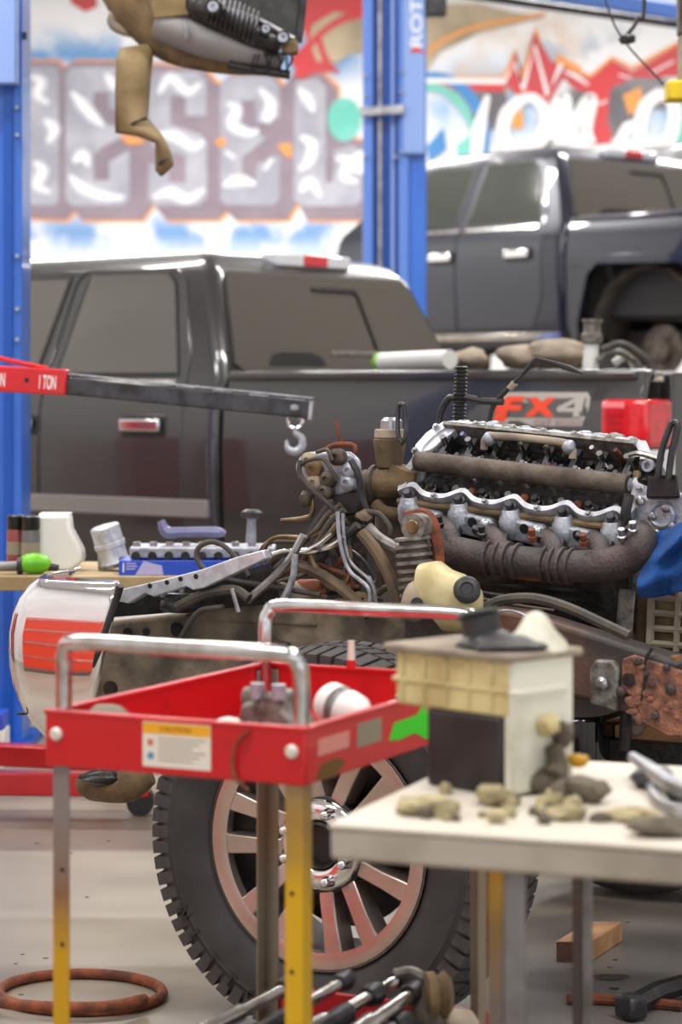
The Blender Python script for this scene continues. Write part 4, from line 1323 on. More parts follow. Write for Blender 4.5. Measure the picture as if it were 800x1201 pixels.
# holes, brackets and rust on the rail
for px, py, r_ in ((208, 738, .018), (172, 741, .010), (150, 742, .012), (130, 808, .02), (170, 812, .014), (262, 800, .012)):
    p_ = sp(px, py, VR)
    MB().cyl(p_ - BX * .004, p_ + BX * .01, r_, n=14).build('rail_hole', 'black_oily', fr)
MB().prism([(0, 0), (.09, 0), (.1, .1), (.02, .11)], sp(300, 800, VR) - BX * .02, AX, UP, BX, 0, .02).build('rail_plate', 'under_dark', fr, bevel=.006)
pbr = sp(712, 800, VR)
brk = MB().prism([(-.034, -.05), (.03, -.06), (.036, .03), (.02, .05), (-.02, .05), (-.034, .03)], pbr, AX, UP, -BX, -.004, .02).build('mount_bracket', 'alu_dirty', fr2, bevel=.006)
MB().lathe([(0, .016), (.012, .016), (.018, .008)], pbr - BX * .02, -BX, 6).build('bolt', 'steel', brk)
mb = MB()
rp = sp(775, 805, VR)
mb.prism([(-.085, .055), (-.06, .065), (.0, .05), (.06, .035), (.1, .03), (.1, -.1), (.02, -.105), (-.04, -.08), (-.055, -.03), (-.09, -.01)], rp, AX, UP, -BX, -.004, .012)
rpl = mb.build('rust_plate', 'rust_flaky', fr2, bevel=.004)
for px, py, r_ in ((740, 796, .014), (785, 782, .010), (752, 775, .012), (772, 838, .012), (732, 810, .014), (790, 808, .016), (761, 790, .008)):
    p_ = sp(px, py, VR)
    if (px, py) in ((740, 796),):
        MB().cyl(p_ - BX * .016, p_ - BX * .012, r_, n=14).build('hole', 'black_oily', rpl)
    else:
        MB().lathe([(0, r_ * .8), (.010, r_ * .8), (.013, r_ * .5)], p_ - BX * .010, -BX, 6).build('bolt', 'frame_steel', rpl)
for i in range(16):
    random.seed(i)
    p_ = sp(random.uniform(738, 800), random.uniform(770, 845), VR)
    MB().lump(p_ - BX * .011, (random.uniform(.008, .02), .003, random.uniform(.006, .014)), i, 2, .35).build('rust_flake', 'rust_flaky', fr2)
mb = MB(); mb.tube([sp(765, 760, VR - .01), sp(758, 774, VR - .01), sp(757, 800, VR - .01), sp(752, 822, VR - .01)], .004, n=6); mb.build('crack_seam', 'black_oily', fr2)
# black sump and hangers under the rail
tank = MB().loft([rrect(-.12, .12, -.14, .14, .05, -.17), rrect(-.13, .13, -.15, .15, .055, -.13), rrect(-.13, .13, -.15, .15, .055, .02)])
tp_ = sp(668, 840, .62)
tank.v = [tp_ + AX * p.x + BX * p.y + UP * p.z for p in tank.v]
tank.build('oil_sump', 'black_gloss', chs, bevel=.01)
MB().tube([sp(735, 836, .5), sp(733, 880, .5)], .014, n=8, smooth=0).build('hanger', 'black_oily', chs)
MB().lump(sp(744, 852, .56), (.025, .03, .02), 4).build('bush', 'canvas', chs)
# jack stand under the rail at the rear
js = sp(1010, 930, VR + .05)
jst = thing('jack_stand', (js.x, js.y, 0), 'steel jack stand under the rusty frame rail', 'jack stand')
for sx in (-.14, .14):
    for sy in (-.14, .14):
        MB().tube([Vector((js.x + sx, js.y + sy, .01)), Vector((js.x + sx * .2, js.y + sy * .2, .36))], .014, n=8, smooth=0).build('leg', 'steel_dark', jst)
MB().cyl((js.x, js.y, .3), (js.x, js.y, js.z - .0), .03).build('post', 'steel_dark', jst)
# tan skid plate on a dark hanger under the rail
p_ = sp(780, 866, .62)
sk = MB().prism([(-.10, 0), (.30, 0), (.30, .03), (-.10, .03)], p_, AX, UP, BX, -.05, .05).build('skid_plate', 'wood_raw', chs, bevel=.003)
MB().prism([(-.14, -.05), (.30, -.05), (.30, .0), (-.14, .0)], p_, AX, UP, BX, -.07, .07).build('skid_hanger', 'black_oily', sk, bevel=.004)
# bumper arm from the rail to the chrome end piece
MB().tube([sp(90, 780, VR + .04), sp(60, 772, .30), sp(50, 770, .12)], .022, n=8).build('bumper_arm', 'black_oily', chs)

# chrome bumper
def bumper():
    rows = []
    # t: height 0 top .. 1 bottom; (height, set-back at the corner, rear end px, front px)
    H = [(.952, .075, 139, 44), (.945, .045, 141, 36), (.93, .022, 140, 26), (.90, .010, 136, 14), (.86, .004, 131, 6), (.82, .0015, 126, 2), (.78, .0, 121, 2), (.74, .0005, 117, 3), (.70, .004, 112, 7), (.66, .014, 107, 14),
         (.61, .036, 100, 28), (.575, .062, 90, 44), (.56, .09, 80, 52)]
    for (w_, sb, pr, pf) in H:
        ur = (sp(pr, 760, .06 + sb) - O).dot(AX)
        uf = (sp(pf, 760, .06 + sb) - O).dot(AX)
        row = []
        n = 8
        for k in range(n + 1):                      # side
            q = k / n
            row.append(T(ur + (uf + .06 - ur) * q, .06 + sb + .012 * q * q, w_))
        for k in range(1, 8):                       # corner
            a = math.pi / 2 * k / 7
            row.append(T(uf + .06 - .1 * math.sin(a), .072 + sb + .1 * (1 - math.cos(a)), w_))
        for k in range(1, 13):
            q = k / 12
            row.append(T(uf - .04 - .03 * math.sin(q * math.pi / 2), .172 + sb + .16 * q, w_))
        rows.append(row)
    return MB().loft(rows, cap=False, closed=False)
bmp = bumper().build('bumper', 'chrome', chs, solid=.004, angle=80)
MB().tube([sp(141, 687, .065), sp(136, 704, .07), sp(124, 740, .062), sp(114, 772, .065), sp(106, 816, .085)], .009, n=8).build('bumper_trim', 'black_plastic', bmp)
MB().lump(sp(26, 837, .11), (.015, .004, .004), 1, 1).build('bumper_slot', 'black_oily', bmp)
# valance under the bumper, behind the cart
MB().tube([sp(96, 918, .36), sp(110, 922, .34), sp(150, 922, .34), sp(178, 910, .36)], [.02, .035, .04, .02], n=10).build('lower_valance', 'mud_brown', chs)
MB().lump(sp(120, 912, .31), (.06, .03, .02), 2).build('fog_opening', 'black_oily', chs)
# pale inner fender support running up to the right
P_ = [(138, 692), (190, 680), (236, 668), (275, 654), (308, 645), (312, 655), (268, 676), (238, 690), (226, 692), (218, 688), (180, 700), (170, 696), (150, 708), (140, 706)]
a_ = [sp(x, y, .34) for x, y in P_]
mb = MB(); n_ = len(P_)
mb.add(a_ + [p + BX * .03 for p in a_], [tuple(range(n_))[::-1], tuple(range(n_, 2 * n_))] + [(i, (i + 1) % n_, n_ + (i + 1) % n_, n_ + i) for i in range(n_)])
sup = mb.build('fender_support', 'alu_bright', chs, bevel=.003)
for px, py in ((176, 687), (196, 683), (212, 679), (230, 676)):
    p_ = sp(px, py, .34); MB().cyl(p_ - BX * .002, p_ + BX * .004, .006, n=10).build('support_hole', 'black_oily', sup)
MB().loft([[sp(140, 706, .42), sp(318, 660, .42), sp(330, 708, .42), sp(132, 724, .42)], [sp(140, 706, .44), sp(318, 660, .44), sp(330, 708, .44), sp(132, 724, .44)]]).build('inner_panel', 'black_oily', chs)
# upper rail clutter: rusty plates and pad
MB().prism([(0, 0), (.11, -.01), (.22, .01), (.30, -.02), (.33, -.09), (0, -.09)], sp(232, 684, .45), AX, UP, BX, 0, .1).build('tower_plate', 'frame_dirty', chs, bevel=.01)
MB().lathe([(0, .05), (.006, .054), (.02, .054), (.028, .05), (.036, .054), (.045, .05)], sp(214, 717, .42), (0, 0, 1), 24).build('body_mount', 'steel_dark', chs)
MB().cyl(sp(214, 706, .42), sp(214, 676, .42), .008).build('mount_stud', 'steel', chs)
for i, (px, py) in enumerate(((250, 712), (266, 706), (282, 703), (258, 700), (300, 700), (420, 700), (436, 704), (404, 706))):
    MB().lump(sp(px, py, .47), (.025, .03, .012), i, 2, .5).build('mud_clump', 'mud_brown', chs)
MB().lathe([(0, .05), (.1, .055), (.2, .05)], sp(340, 704, .55), AX, 16).build('pivot_sleeve', 'rust', chs)
MB().lathe([(0, .035), (.06, .035)], sp(392, 706, .5), AX, 16).build('pivot_bore', 'black_oily', chs)
# engine bay panels behind the lines (dark)
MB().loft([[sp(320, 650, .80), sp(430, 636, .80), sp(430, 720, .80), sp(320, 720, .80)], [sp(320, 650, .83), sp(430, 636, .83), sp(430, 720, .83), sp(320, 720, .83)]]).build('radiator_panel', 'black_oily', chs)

# lines and hoses
tubes(chs, [
    ('hose', [(376, 698), (330, 690), (262, 678), (236, 664), (231, 646), (244, 636), (262, 640), (284, 662), (292, 676)], .42, .0065, 'hose_rubber'),
    ('hose', [(208, 712), (232, 700), (252, 694), (276, 692), (292, 702)], .36, .012, 'hose_rubber'),
    ('hose', [(196, 770), (212, 748), (224, 728), (236, 716), (262, 712)], .34, .007, 'hose_rubber'),
    ('hose', [(322, 672), (350, 664), (380, 676), (410, 698), (432, 722)], .44, .014, 'hose_brown'),
    ('hose', [(424, 624), (444, 650), (460, 684), (470, 722)], .42, .015, 'hose_brown'),
    ('brake_line', [(310, 660), (312, 640), (326, 630), (360, 630), (378, 624)], .5, .0055, 'brass_line'),
    ('brake_line', [(247, 690), (258, 682), (296, 674)], .44, .006, 'brass_line'),
    ('brake_line', [(262, 690), (300, 686), (330, 690)], .46, .005, 'brass_line'),
    ('steel_line', [(346, 650), (344, 676), (334, 700), (326, 708)], .36, .008, 'alu_cast'),
    ('steel_line', [(356, 628), (340, 656), (318, 680), (290, 704)], .38, .010, 'steel'),
    ('steel_line', [(318, 668), (330, 672), (344, 668), (366, 660), (384, 648)], .44, .006, 'steel_dark'),
    ('hose', [(330, 690), (316, 684), (316, 662), (330, 650), (362, 646), (398, 634), (420, 616)], .46, .010, 'hose_rubber'),
    ('steel_line', [(340, 648), (366, 646), (390, 640), (404, 630)], .43, .008, 'chrome_worn'),
    ('hose', [(360, 654), (376, 632), (388, 612), (404, 598)], .48, .009, 'hose_rubber'),
    ('hose', [(352, 640), (372, 620), (384, 604), (400, 592)], .50, .007, 'iron_brown'),
    ('brake_line', [(364, 650), (372, 668), (384, 684), (394, 690)], .44, .009, 'brass_line'),
    ('brake_line', [(410, 640), (412, 666), (404, 686), (392, 690)], .45, .005, 'brass_line'),
    ('brake_line', [(366, 660), (390, 668), (408, 676), (416, 690)], .46, .006, 'rust'),
    ('steel_line', [(396, 600), (398, 630), (404, 656), (412, 672), (432, 690), (434, 714)], .42, .005, 'alu_cast'),
    ('steel_line', [(402, 602), (404, 632), (412, 660), (436, 684), (442, 714)], .43, .004, 'alu_cast'),
    ('steel_line', [(392, 612), (386, 640), (390, 676), (400, 700)], .47, .004, 'steel_dark'),
    ('steel_line', [(378, 640), (380, 672), (386, 700)], .5, .004, 'steel_dark'),
    ('hose', [(432, 618), (446, 632), (468, 644)], .44, .013, 'alu_dirty'),
    ('hose', [(430, 600), (446, 604), (458, 622), (450, 636), (434, 634), (428, 616)], .5, .007, 'hose_rubber'),
    ('hose', [(420, 660), (424, 690), (430, 716)], .55, .012, 'hose_rubber'),
    ('hose', [(566, 714), (590, 704), (626, 702), (664, 712), (704, 730), (738, 746)], .40, .012, 'hose_rubber'),
    ('wire', [(570, 724), (592, 716), (616, 722), (628, 738)], .36, .0025, 'alu_cast'),
    ('steel_line', [(560, 694), (600, 700), (660, 706)], .52, .004, 'steel_dark'),
    ('steel_line', [(556, 700), (596, 708), (650, 716)], .50, .003, 'iron_brown'),
    ('wire_clip', [(272, 690), (276, 704), (280, 718)], .35, .006, 'steel'),
    ('steel_line', [(326, 706), (334, 704), (346, 710)], .34, .007, 'steel'),
    ('hose', [(440, 700), (452, 690), (470, 690)], .5, .008, 'hose_rubber'),
    ('brake_line', [(300, 690), (306, 664), (306, 646), (318, 636), (352, 636)], .53, .005, 'hose_brown'),
    ('brake_line', [(316, 700), (326, 684), (352, 676), (372, 664), (388, 644)], .49, .006, 'iron_brown'),
    ('brake_line', [(352, 694), (372, 690), (398, 692), (424, 700)], .52, .005, 'brass_line'),
    ('brake_line', [(340, 704), (372, 700), (404, 706), (428, 712)], .48, .006, 'hose_brown'),
    ('steel_line', [(374, 648), (392, 640), (412, 646), (428, 660), (440, 680)], .53, .005, 'steel_dark'),
    ('steel_line', [(320, 650), (334, 646), (352, 648), (372, 640), (390, 626)], .42, .005, 'chrome_worn'),
    ('hose', [(396, 640), (404, 660), (420, 676), (436, 704)], .56, .011, 'hose_rubber'),
    ('brake_line', [(376, 690), (384, 672), (398, 660), (408, 640)], .5, .006, 'rust'),
    ('steel_line', [(300, 676), (322, 668), (336, 656)], .43, .009, 'steel_dark'),
    ('hose', [(352, 664), (362, 648), (380, 634), (398, 612)], .45, .008, 'hose_brown'),
])
# hydraulic control unit with its lines
ab = thing('hydraulic_unit', sp(386, 586, .56), 'rounded alloy brake control unit wrapped in lines above the frame', 'engine part')
def abp(px, py, d=0): return sp(px, py, .52 + d)
poly = [(346, 546), (352, 536), (364, 530), (392, 528), (412, 530), (424, 540), (424, 566), (418, 576), (400, 582), (376, 584), (360, 570), (350, 560)]
f_, b_ = [abp(x, y) for x, y in poly], [abp(x, y, .09) for x, y in poly]
n_ = len(poly)
mb = MB(); mb.add(f_ + b_, [tuple(range(n_))[::-1], tuple(range(n_, 2 * n_))] + [(i, (i + 1) % n_, n_ + (i + 1) % n_, n_ + i) for i in range(n_)])
mb.build('valve_body', 'alu_cast', ab, bevel=.01, seg=3)
for px, py, m_ in ((372, 550, 'mud_brown'), (373, 566, 'canvas'), (388, 562, 'iron_brown'), (399, 536, 'iron_brown'), (414, 552, 'alu_cast'), (412, 566, 'alu_cast'), (366, 540, 'canvas'), (385, 576, 'iron_brown')):
    MB().lathe([(0, .020), (.02, .020), (.026, .014), (.028, .008), (.022, .006)], abp(px, py), -BX, 16).build('solenoid', m_, ab)
MB().loft([[abp(388, 580), abp(424, 574), abp(420, 604), abp(394, 606)], [abp(388, 580, .08), abp(424, 574, .08), abp(420, 604, .08), abp(394, 606, .08)]]).build('connector_block', 'black_plastic', ab, bevel=.006)
MB().tube([abp(352, 540, -.03), abp(352, 556, -.035), abp(366, 574, -.035), abp(384, 590, -.03), abp(396, 602, -.02)], .006, n=8).build('hose', 'hose_rubber', ab)
MB().tube([abp(353, 545, -.03), abp(362, 540, -.04), abp(378, 538, -.04), abp(388, 550, -.04), abp(396, 564, -.03)], .005, n=8).build('hose', 'hose_rubber', ab)
MB().tube([abp(372, 530, -.01), abp(384, 528, -.03), abp(390, 540, -.03)], .005, n=8).build('hose', 'hose_rubber', ab)
MB().tube([abp(412, 540, -.03), abp(420, 556, -.03), abp(424, 580, -.02), abp(430, 600, -.01), abp(432, 616, -.01)], .008, n=8).build('hose', 'steel_dark', ab)
MB().tube([abp(384, 526, .03), abp(392, 522, .0), abp(408, 521, .0), abp(416, 524, .0), abp(416, 532, 0)], .006, n=8).build('top_strap', 'rust', ab)
MB().tube([abp(400, 520, .02), abp(396, 504, .02), abp(394, 493, .02)], [.006, .005, .004], n=6).build('rusty_stud', 'rust', ab)
MB().tube([abp(354, 580, .02), abp(366, 584, .02), abp(366, 602, .02), abp(356, 608, .02), abp(330, 611, .02)], .006, n=8).build('bracket_rod', 'brass_line', ab)
MB().lump(abp(360, 585, .02), (.02, .02, .02), 3, 2).build('rod_bush', 'iron_brown', ab)
for i, (px, py) in enumerate(((398, 610), (420, 618), (428, 606), (406, 622), (390, 622))):
    MB().lump(sp(px, py, .5), (.024, .02, .016), i, 2, .5).build('harness_plug', 'steel_dark' if i % 2 else 'hose_brown', ab)
MB().tube([sp(404, 600, .56), sp(408, 640, .56), sp(410, 720, .54)], .012, n=8).build('unit_post', 'black_oily', ab)

# ribbed damper with rusty hanger
dm = thing('ribbed_damper', sp(488, 722, .44), 'grey ribbed shock damper standing beside the cream reservoir', 'shock absorber')
d0, d1 = sp(484, 632, .40), sp(492, 716, .40)
ad = (d1 - d0)
L = ad.length; ad.normalize()
MB().cyl(d0, d1, .032, .036, 18).build('core', 'iron_brown', dm)
for k in range(10):
    q = k / 9
    MB().lathe([(-.006, .034), (-.003, .042), (.003, .042), (.006, .034)], d0 + ad * L * q, ad, 24).build('rib', 'alu_dirty', dm)
MB().lathe([(0, .016), (.0, .030), (.05, .030), (.05, .016)], sp(484, 618, .375), BX, 20).build('top_eye', 'alu_dirty', dm)
MB().lathe([(-.004, .014), (-.002, .016), (.02, .016)], sp(484, 618, .375), BX, 14).build('eye_bush', 'brass_line', dm)
MB().tube([sp(478, 606, .44), sp(498, 604, .43), sp(508, 618, .43), sp(514, 650, .43), sp(516, 680, .43)], [.014, .016, .016, .014, .012], n=8).build('hanger_bracket', 'rust', dm)
# cream reservoir
rs = thing('fluid_reservoir', sp(525, 724, .34), 'cream plastic fluid reservoir with a black screw cap', 'reservoir')
rings = []
cR = sp(526, 699, .36)
axr = (AX * .35 - UP * .12 + BX * .0)
sect = [(-.066, .028, .04), (-.062, .045, .052), (-.03, .052, .062), (.0, .054, .068), (.03, .052, .064), (.055, .045, .052), (.070, .034, .04), (.075, .018, .026)]
for (x_, hv, hz) in sect:
    ring = []
    for k in range(20):
        a_ = 2 * math.pi * k / 20
        c_, s_ = math.cos(a_), math.sin(a_)
        ring.append(cR + AX * x_ + BX * (hv * abs(c_) ** .7 * (1 if c_ > 0 else -1)) + UP * (hz * abs(s_) ** .7 * (1 if s_ > 0 else -1) - .010 + (.02 if x_ < 0 else 0) - x_ * .15))
    rings.append(ring)
MB().loft(rings).build('reservoir_body', 'cream_plastic', rs, angle=60)
MB().lathe([(0, .026), (.008, .030), (.02, .030), (.026, .024), (.027, .015), (.024, .012)], sp(548, 694, .315), -BX * .85 + UP * .35 + AX * .4, 20).build('cap', 'black_plastic', rs)
MB().lump(sp(486, 706, .33), (.03, .03, .045), 6, 2, .2).build('outlet', 'canvas', rs)
MB().cyl(sp(489, 708, .30), sp(489, 708, .27), .014).build('outlet_plug', 'black_plastic', rs)

# ------------------------------------------------------------------ engine
eng = thing('engine', T(.15, 1.0, .7), 'opened V8 diesel engine with exposed valve gear on the chassis', 'engine')
PHI = R(42)
e0 = sp(467, 574, .68)                       # lower front corner of the open head
e1 = sp(735, 606, .68)
EH = (e1 - e0)
HL = EH.length
EH.normalize()
EK = BX * math.sin(PHI) + UP * math.cos(PHI)
EK = (EK - EH * EK.dot(EH)).normalized()
ED = EH.cross(EK).normalized()
if ED.z < 0: ED = -ED
def H(h_, k, d): return e0 + EH * h_ + EK * k + ED * d
W = .225
lobes = [.03, .165, .30, .435, HL - .035]
outer, inner = [], []
nfr = 60
for i in range(nfr + 1):                     # wavy near edge
    x = HL * i / nfr
    bulge = max(math.exp(-((x - l) / .028) ** 2) for l in lobes)
    outer.append((x, .026 * bulge - .012))
    inner.append((min(max(x, .014), HL - .02), outer[-1][1] + .014))
side = [(HL + .012, .03), (HL + .02, .06), (HL + .006, .10), (HL + .014, .15), (HL - .005, .19), (HL - .03, W)]
outer += side; inner += [(HL - .012, .035), (HL - .010, .06), (HL - .022, .10), (HL - .014, .145), (HL - .03, .18), (HL - .05, W - .016)]
for i in range(13):
    x = HL - .05 - (HL - .10) * i / 12
    outer.append((x, W + (.005 if i % 2 else 0))); inner.append((x, W - .014))
outer += [(.03, W - .005), (.0, .18), (-.012, .14), (-.004, .10), (-.012, .06), (-.008, .02)]
inner += [(.045, W - .02), (.022, .17), (.010, .138), (.014, .10), (.008, .06), (.012, .024)]
mb = MB(); mb.ring(outer, inner, lambda x, y, d: H(x, y, -.07 + .07 * d)); mb.build('head_rim', 'alu_bright', eng, bevel=.003)
VD = (-UP * .985 + BX * .17).normalized()
VN = EH.cross(VD).normalized()
if VN.y > 0: VN = -VN
mb = MB(); mb.prism([(x, y) for x, y in inner], e0, EH, EK, ED, -.075, -.06); mb.build('head_floor', 'black_oily', eng)
mb = MB(); mb.prism([(.0, -.01), (HL, -.01), (HL, W - .005), (0.02, W - .005)], e0, EH, EK, ED, -.17, -.075); mb.build('head_casting', 'alu_dirty', eng, bevel=.01)
# rear inner wall of the rim
mb = MB(); mb.prism([(.04, W - .022), (HL - .05, W - .022), (HL - .05, W - .012), (.04, W - .012)], e0, EH, EK, ED, -.06, .012); mb.build('head_back_wall', 'alu_dirty', eng)
# rail tube
MB().lathe([(0, .020), (.004, .024), (HL - .045, .024), (HL - .04, .020)], H(.018, .082, .012), EH, 24).build('rail_tube', 'iron_brown', eng)
MB().lathe([(0, .0), (.002, .012), (.003, .016)], H(HL - .02, .082, .012), EH, 16).build('tube_plug', 'alu_cast', eng)
MB().tube([H(.17, .15, .0), H(.175, .165, .02), H(.20, .17, .028), H(.30, .172, .03), H(.385, .172, .026), H(.40, .165, .015), H(.402, .15, .0)], .0095, n=10).build('fuel_pipe', 'canvas', eng)
for hh in (.185, .392):
    MB().lump(H(hh, .166, .02), (.018, .016, .018), 3, 2, .15).build('pipe_union', 'alu_cast', eng)
# valve gear
random.seed(11)
for i in range(8):
    x = .055 + i * (HL - .11) / 7
    mb = MB()
    mb.prism([(-.009, -.035), (.009, -.035), (.007, .0), (.010, .03), (-.010, .03), (-.007, 0)], H(x, .162, -.022), EH, EK, ED, -.008, .010)
    ra = mb.build('rocker_arm', 'steel_dark', eng, bevel=.003)
    MB().cyl(H(x, .165, -.04), H(x, .165, .012), .008, n=10).build('rocker_bolt', 'chrome_worn', ra)
    for s_ in (-.018, .018):
        mb = MB()
        for k in range(5):
            mb.lathe([(-.002, .009), (0, .012), (.002, .009)], H(x + s_, .125, -.05 + k * .009), ED, 12)
        mb.cyl(H(x + s_, .125, -.055), H(x + s_, .125, .0), .008, .006, 10)
        mb.build('valve_spring', random.choice(['steel', 'steel_dark', 'rust', 'steel_dark']), ra)
    # near row under the tube
    MB().lathe([(0, .012), (.02, .012), (.022, .008), (.034, .008)], H(x + .01, .038, -.05), ED, 12).build('valve_cap', 'steel' if i % 2 else 'steel_dark', eng)
    MB().lathe([(0, .010), (.026, .011), (.032, .006)], H(x - .022, .042, -.055), ED, 10).build('injector_cup', 'rust' if i in (2, 4, 6) else 'steel_dark', eng)
for i in range(40):
    x = random.uniform(.04, HL - .05); k = random.choice([random.uniform(.11, .2), random.uniform(.02, .05)])
    MB().lathe([(0, .006), (.01, .006), (.012, .009), (.02, .008)], H(x, k, -.055), ED, 8).build('stud', random.choice(['steel', 'chrome_worn', 'steel_dark', 'purple_tool', 'brass_line']), eng)
for hh, hgt, m_ in ((.10, .05, 'purple_tool'), (.24, .045, 'steel_dark'), (.345, .05, 'brass_line'), (.44, .045, 'steel'), (.50, .05, 'rust')):
    MB().tube([H(hh, .19, -.05), H(hh + .01, .18, -.01), H(hh + .006, .175, .018)], .006, n=8).build('oil_jet', m_, eng)
mb = MB(); mb.prism([(.004, .12), (.03, .13), (.075, W - .012), (.03, W - .008), (.0, .18)], e0, EH, EK, ED, -.03, -.004); mb.build('corner_gusset', 'alu_bright', eng, bevel=.003)
# rim bolts
def hbolt(p_, r_, m_='steel', ln=.018, root=eng):
    b_ = MB().lathe([(0, r_ * 1.5), (.004, r_ * 1.5), (.004, r_), (ln, r_), (ln + .002, r_ * .8)], p_, ED, 12).build('bolt', m_, root)
    return b_
for l in lobes:
    hbolt(H(l, -.010, -.006), .0105, 'steel_dark', .016)
for x, k in ((.10, -.008), (.235, -.008), (.37, -.008), (.50, -.008), (-.004, .12), (.02, .2), (HL + .004, .08), (HL - .004, .17), (.12, W - .004), (.22, W - .004), (.30, W - .004), (.38, W - .004), (.47, W - .004), (HL - .06, W - .004)):
    hbolt(H(x, k, .0), .006, 'steel', .008)
# bosses on the near side of the head
mb = MB(); mb.prism([(-.004, .0), (HL, .0), (HL, .05), (HL - .04, .066), (.02, .06), (-.004, .05)], H(0, -.012, -.016), EH, VD, VN, -.06, -.004); mb.build('head_side', 'iron_brown', eng, bevel=.006)
for i, l in enumerate(lobes):
    mb = MB()
    mb.lathe([(-.002, .019), (.0, .021), (.010, .023), (.016, .028), (.05, .030), (.066, .024)], H(l, -.012, -.012), VD, 18)
    bo = mb.build('head_boss', 'alu_cast', eng)
    if i < 4:
        mb = MB()
        mb.prism([(-.028, .018), (.03, .014), (.088, .020), (.096, .035), (.096, .070), (.088, .082), (.068, .082), (.058, .070), (.01, .066), (-.024, .05)], H(l, -.012, -.016), EH, VD, VN, -.02, .022)
        mb.build('boss_web', 'alu_cast', bo, bevel=.008, seg=3)
        p_ = H(l + .042, -.012, -.016) + VD * .032
        MB().cyl(p_ + VN * .018, p_ + VN * .0235, .012, n=14).build('boss_hole', 'black_oily', bo)
        MB().lathe([(0, .015), (.004, .015), (.004, .011), (.014, .011), (.017, .007)], H(l + .076, -.012, -.016) + VD * .036 + VN * .018, VN + UP * .5, 12).build('boss_bolt', 'steel', bo)
mb = MB(); mb.tube([H(.0, -.014, -.02) + VD * .004 + VN * .004, H(HL, -.014, -.02) + VD * .004 + VN * .004], .007, n=8, smooth=0); mb.build('oil_gallery', 'mud_brown', eng)
# block: dark mass below
pb0 = sp(505, 622, .70)
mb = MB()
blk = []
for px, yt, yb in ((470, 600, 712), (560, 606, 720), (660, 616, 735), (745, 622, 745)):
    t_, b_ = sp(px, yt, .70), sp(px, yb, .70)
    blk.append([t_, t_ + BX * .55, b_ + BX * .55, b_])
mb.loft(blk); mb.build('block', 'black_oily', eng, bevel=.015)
for i in range(14):
    random.seed(30 + i)
    p_ = sp(random.uniform(520, 720), random.uniform(612, 632), .69)
    MB().lump(p_, (.014, .012, .01), i, 1).build('core_plug', random.choice(['steel_dark', 'black_plastic', 'iron_brown']), eng)
for y0_ in (700, 690):
    MB().tube([sp(560, y0_ - 4, .66), sp(640, y0_, .66), sp(700, y0_ + 6, .66)], .005, n=6).build('block_pipe', 'steel_dark', eng)
# exhaust manifold
ef = lambda px, py, d=0: sp(px, py, .60 + d)
man = MB().tube([ef(506, 638, .06), ef(530, 644), ef(570, 653), ef(620, 659), ef(670, 664), ef(716, 662), ef(742, 651), ef(754, 638), ef(748, 624, .04)], [.026, .032, .034, .035, .036, .039, .038, .036, .032], n=20).build('exhaust_manifold', 'manifold_iron', eng)
MB().lathe([(0, .034), (.004, .042), (.012, .042), (.014, .03)], ef(750, 630, .03), UP * .9 + BX * .4, 20).build('outlet_flange', 'manifold_iron', man)
for px, py in ((574, 654), (585, 655), (596, 656), (607, 658), (640, 661), (650, 662), (660, 663), (670, 664)):
    q0, q1 = ef(px - 4, py - .6), ef(px + 4, py + .6)
    dd = (q1 - q0).normalized()
    MB().lathe([(-.006, .035), (-.003, .042), (.003, .042), (.006, .035)], ef(px, py), dd, 24).build('bellows_ring', 'manifold_iron', man)
for px, py, tx in ((530, 640, 512), (590, 650, 568), (652, 656, 634), (706, 658, 690)):
    MB().tube([ef(px, py, .0), ef(tx + 14, py - 16, .02), ef(tx + 6, py - 27, .07)], [.028, .023, .02], n=12).build('runner', 'manifold_iron', man)
    MB().prism([(-.045, -.012), (.045, -.012), (.05, .0), (.045, .012), (-.045, .012), (-.05, 0)], ef(tx + 8, py - 23, .04), (AX - UP * .22).normalized(), (UP * .75 + BX * -.66), (UP * .66 + BX * .75), -.008, .008).build('runner_flange', 'steel_dark', man, bevel=.003)
for px, py, m_ in ((625, 634, 'rust'), (685, 640, 'rust'), (566, 630, 'steel_dark'), (730, 634, 'steel'), (516, 618, 'steel_dark'), (743, 626, 'steel')):
    q_ = ef(px, py, -.02)
    MB().lathe([(0, .010), (.012, .011), (.014, .008), (.03, .008)], q_, UP * .8 - BX * .4 + AX * .1, 10).build('manifold_bolt', m_, man)
MB().tube([ef(540, 664), ef(600, 676), ef(650, 682), ef(666, 684)], .004, n=6).build('heat_seam', 'rust', man)
# front accessories: oil filter housing and elbow
af = lambda px, py, d=0: sp(px, py, .72 + d)
MB().lathe([(0, .030), (.02, .034), (.04, .036), (.06, .040), (.066, .040), (.07, .036)], af(457, 548), UP, 22).build('filter_housing', 'mud_brown', eng)
MB().lathe([(0, .030), (.002, .037), (.02, .036), (.022, .033)], af(457, 514), UP, 22).build('housing_ring', 'canvas', eng)
MB().lathe([(0, .027), (.03, .026), (.038, .018)], af(459, 508), UP, 20).build('housing_cap', 'steel', eng)
MB().tube([af(438, 567), af(452, 566), af(468, 562), af(474, 548)], [.036, .04, .04, .034], n=16).build('elbow', 'mud_brown', eng)
MB().lathe([(0, .040), (.006, .046), (.014, .046), (.02, .038)], af(436, 567), AX, 20).build('elbow_flange', 'iron_brown', eng)
MB().cyl(af(428, 567), af(436, 567), .034, n=18).build('elbow_mouth', 'iron_brown', eng)
MB().tube([af(472, 520, -.05), af(467, 510, -.05), af(467, 480, -.05), af(471, 474, -.05), af(475, 480, -.05), af(476, 510, -.05), af(472, 520, -.05)], .006, n=8, loop=True).build('lifting_eye', 'steel_dark', eng)
MB().tube([af(440, 590, -.02), af(450, 600, -.02), af(470, 604, -.02)], .016, n=10).build('front_hose', 'mud_brown', eng)
